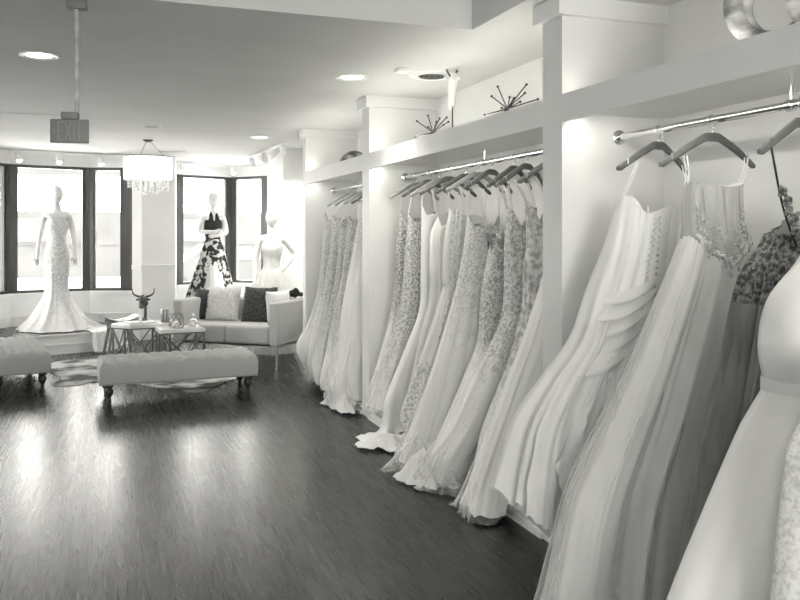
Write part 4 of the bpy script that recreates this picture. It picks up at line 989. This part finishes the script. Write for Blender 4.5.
# left mannequin
M['lace_mann'] = lace_fade(.35, .5, .46, .74, .80, 62)
sc1 = 1.055; l1 = (-.555, 11.62, .256); rz1 = .05
mannequin(l1, rz1, sc1, [[(-.165, .0, 1.415), (-.215, .03, 1.15), (-.245, -.03, .93), (-.25, -.05, .86)], [(.165, .0, 1.415), (.215, .03, 1.15), (.235, -.03, .93), (.235, -.05, .86)]], 'white faceless mannequin in the beaded mermaid gown, in the left bay window')
w1 = worn('g', l1, rz1, sc1, [('bodice', 'lace_mann', [(1.36, .145, .10, 0, -.005, 0), (1.28, .152, .118, 0, -.012, 0), (1.18, .125, .10, 0, 0, 0), (1.10, .118, .095, 0, 0, 0), (1.0, .148, .115, 0, 0, 0), (.90, .168, .128, 0, 0, 0)], 1, (3, 5, 7), 1),
    ('skirt', 'lace_mann', [(.90, .168, .128, 0, 0, 0), (.75, .165, .13, 0, 0, .002), (.55, .15, .13, 0, 0, .004), (.42, .17, .15, 0, 0, .006), (.28, .25, .22, .0, 0, .012), (.12, .37, .33, .0, -.02, .02), (.03, .46, .40, -.02, -.03, .026), (.008, .48, .42, -.02, -.04, .028)], 2, (9, 15, 23), 0)],
    'white beaded lace mermaid gown with long train on the left mannequin')
# its train: over the platform edge to the floor (world coordinates, local to gown)
rows = []
path = curve([(-.46, 11.60, .62), (-.30, 11.56, .42), (-.08, 11.48, .30), (.03, 11.34, .275), (.075, 11.20, .22), (.10, 11.14, .10), (.14, 11.10, .025)], 30)
for i, p in enumerate(path):
    t_ = i / 29; row = []; wd = lerp(.20, .34, t_)
    for j in range(41):
        u = -1 + j / 20; f = .022 * (1 - 2 * abs(math.sin(u * 9 + t_ * 2))) * (.4 + t_) + .01 * math.sin(u * 23 + t_ * 5)
        nx, ny_ = .75, .45
        row.append((p[0] + u * wd * .62 * (1 if t_ < .5 else 1) + f * .4, p[1] + u * wd * .55 - f * .5 - (.03 if t_ > .5 else 0), max(.015 if t_ > .72 else .262, p[2] + f * .8 - .06 * u * u * (1 - t_))))
    rows.append(row)
mb = MB().rings(rows, closed=False); inv = (Matrix.Translation(l1) @ Matrix.Rotation(rz1, 4, 'Z') @ Matrix.Diagonal((sc1 * .9, sc1 * .95, sc1, 1))).inverted()
mb.v = [tuple(inv @ Vector(p)) for p in mb.v]; mb.build('train', M['lace_w'], w1, angle=80)
# middle mannequin: arms crossed
l2 = (1.60, 12.80, .25); sc2 = 1.065
mannequin(l2, .1, sc2, [[(-.165, .0, 1.415), (-.215, -.03, 1.20), (-.04, -.18, 1.205), (.03, -.185, 1.215)], [(.165, .0, 1.415), (.215, -.03, 1.19), (.03, -.165, 1.15), (-.04, -.17, 1.145)]], 'white faceless mannequin with crossed arms in the floral print gown, right bay window')
worn('g', l2, .1, sc2, [('bodice', 'blackfab', [(1.43, .10, .075, 0, 0, 0), (1.36, .138, .10, 0, -.01, 0), (1.26, .145, .115, 0, -.01, 0), (1.14, .12, .10, 0, 0, 0), (1.08, .118, .098, 0, 0, 0)], 1, (3, 5, 7), 2.2),
    ('underskirt', 'satin', [(1.08, .118, .098, 0, 0, 0), (.9, .12, .10, 0, -.01, .004), (.6, .14, .14, 0, -.07, .006), (.3, .16, .17, 0, -.11, .008), (.01, .18, .18, 0, -.13, .01)], 4, (5, 9, 13), 0),
    ('overskirt', 'print', [(1.10, .12, .10, 0, 0, 0), (.98, .17, .14, 0, 0, .008), (.75, .24, .19, 0, .02, .018), (.5, .33, .22, 0, .06, .026), (.25, .42, .28, .0, .09, .03), (.01, .48, .34, 0, .10, .034)], 3, (7, 11, 17), 0)],
    'black and white floral print gown with dark halter bodice on the crossed-arm mannequin')
# right mannequin: hand on hip
l3 = (1.985, 10.13, .0); sc3 = 1.02
mannequin(l3, -.1, sc3, [[(-.165, .0, 1.415), (-.215, .02, 1.16), (-.225, -.05, .92), (-.225, -.07, .85)], [(.165, .0, 1.415), (.32, .05, 1.22), (.18, -.04, 1.07), (.135, -.06, 1.03)]], 'white faceless mannequin with one hand on hip, behind the sofa')
worn('g', l3, -.1, sc3, [('bodice', 'lace_w', [(1.44, .115, .08, 0, 0, 0), (1.36, .14, .10, 0, -.008, 0), (1.28, .148, .115, 0, -.012, 0), (1.17, .122, .098, 0, 0, 0), (1.08, .118, .096, 0, 0, 0), (1.02, .135, .11, 0, 0, .003)], 1, (3, 5, 7), .6),
    ('skirt', 'tulle', [(1.05, .125, .10, 0, 0, .003), (.95, .17, .15, 0, 0, .008), (.7, .26, .20, 0, 0, .016), (.4, .34, .23, 0, .05, .02), (.02, .42, .27, 0, .12, .026)], 2, (11, 19, 29), 0)],
    'white tulle gown with lace bodice on the hand-on-hip mannequin behind the sofa')

# ------------------------------------------------------------------ daylight
w = bpy.data.worlds.new('world'); scene.world = w; w.use_nodes = True
bg = w.node_tree.nodes['Background']; bg.inputs['Color'].default_value = (*TINT[:2], .93, 1); bg.inputs['Strength'].default_value = 9.0
for i in (1, 2, 3, 7, 8):       # portals guide the sky light through each window
    a = Vector(P[i]); b_ = Vector(P[i + 1]); d = b_ - a; mid = (a + b_) / 2; nrm = Vector((-d.y, d.x)).normalized()
    al = bpy.data.lights.new('portal', 'AREA'); al.shape = 'RECTANGLE'; al.size = d.length; al.size_y = HEAD - SILL; al.cycles.is_portal = True
    lo = bpy.data.objects.new('portal', al); C.objects.link(lo); lo.location = (mid.x + nrm.x * .12, mid.y + nrm.y * .12, (SILL + HEAD) / 2)
    lo.rotation_euler = Vector((-nrm.x, -nrm.y, 0)).to_track_quat('-Z', 'Y').to_euler()
# unseen ceiling lights added as fill for the shop
for (x, y, z) in [(-.4, 2.9, HC + .38), (-2.6, 2.9, HC + .38), (-.4, .3, HC + .38), (-2.6, .3, HC + .38), (-2.6, 5.6, HC)]:
    can(x, y, 'unseen recessed ceiling light added to light the shop', z=z, power=CANP * 1.6)

vs = scene.view_settings; vs.view_transform = 'Standard'; vs.look = 'None'; vs.exposure = 1.0; vs.gamma = 1.0; vs.use_curve_mapping = False
scene.cycles.use_denoising = True
scene.cycles.max_bounces = 8; scene.cycles.transparent_max_bounces = 24
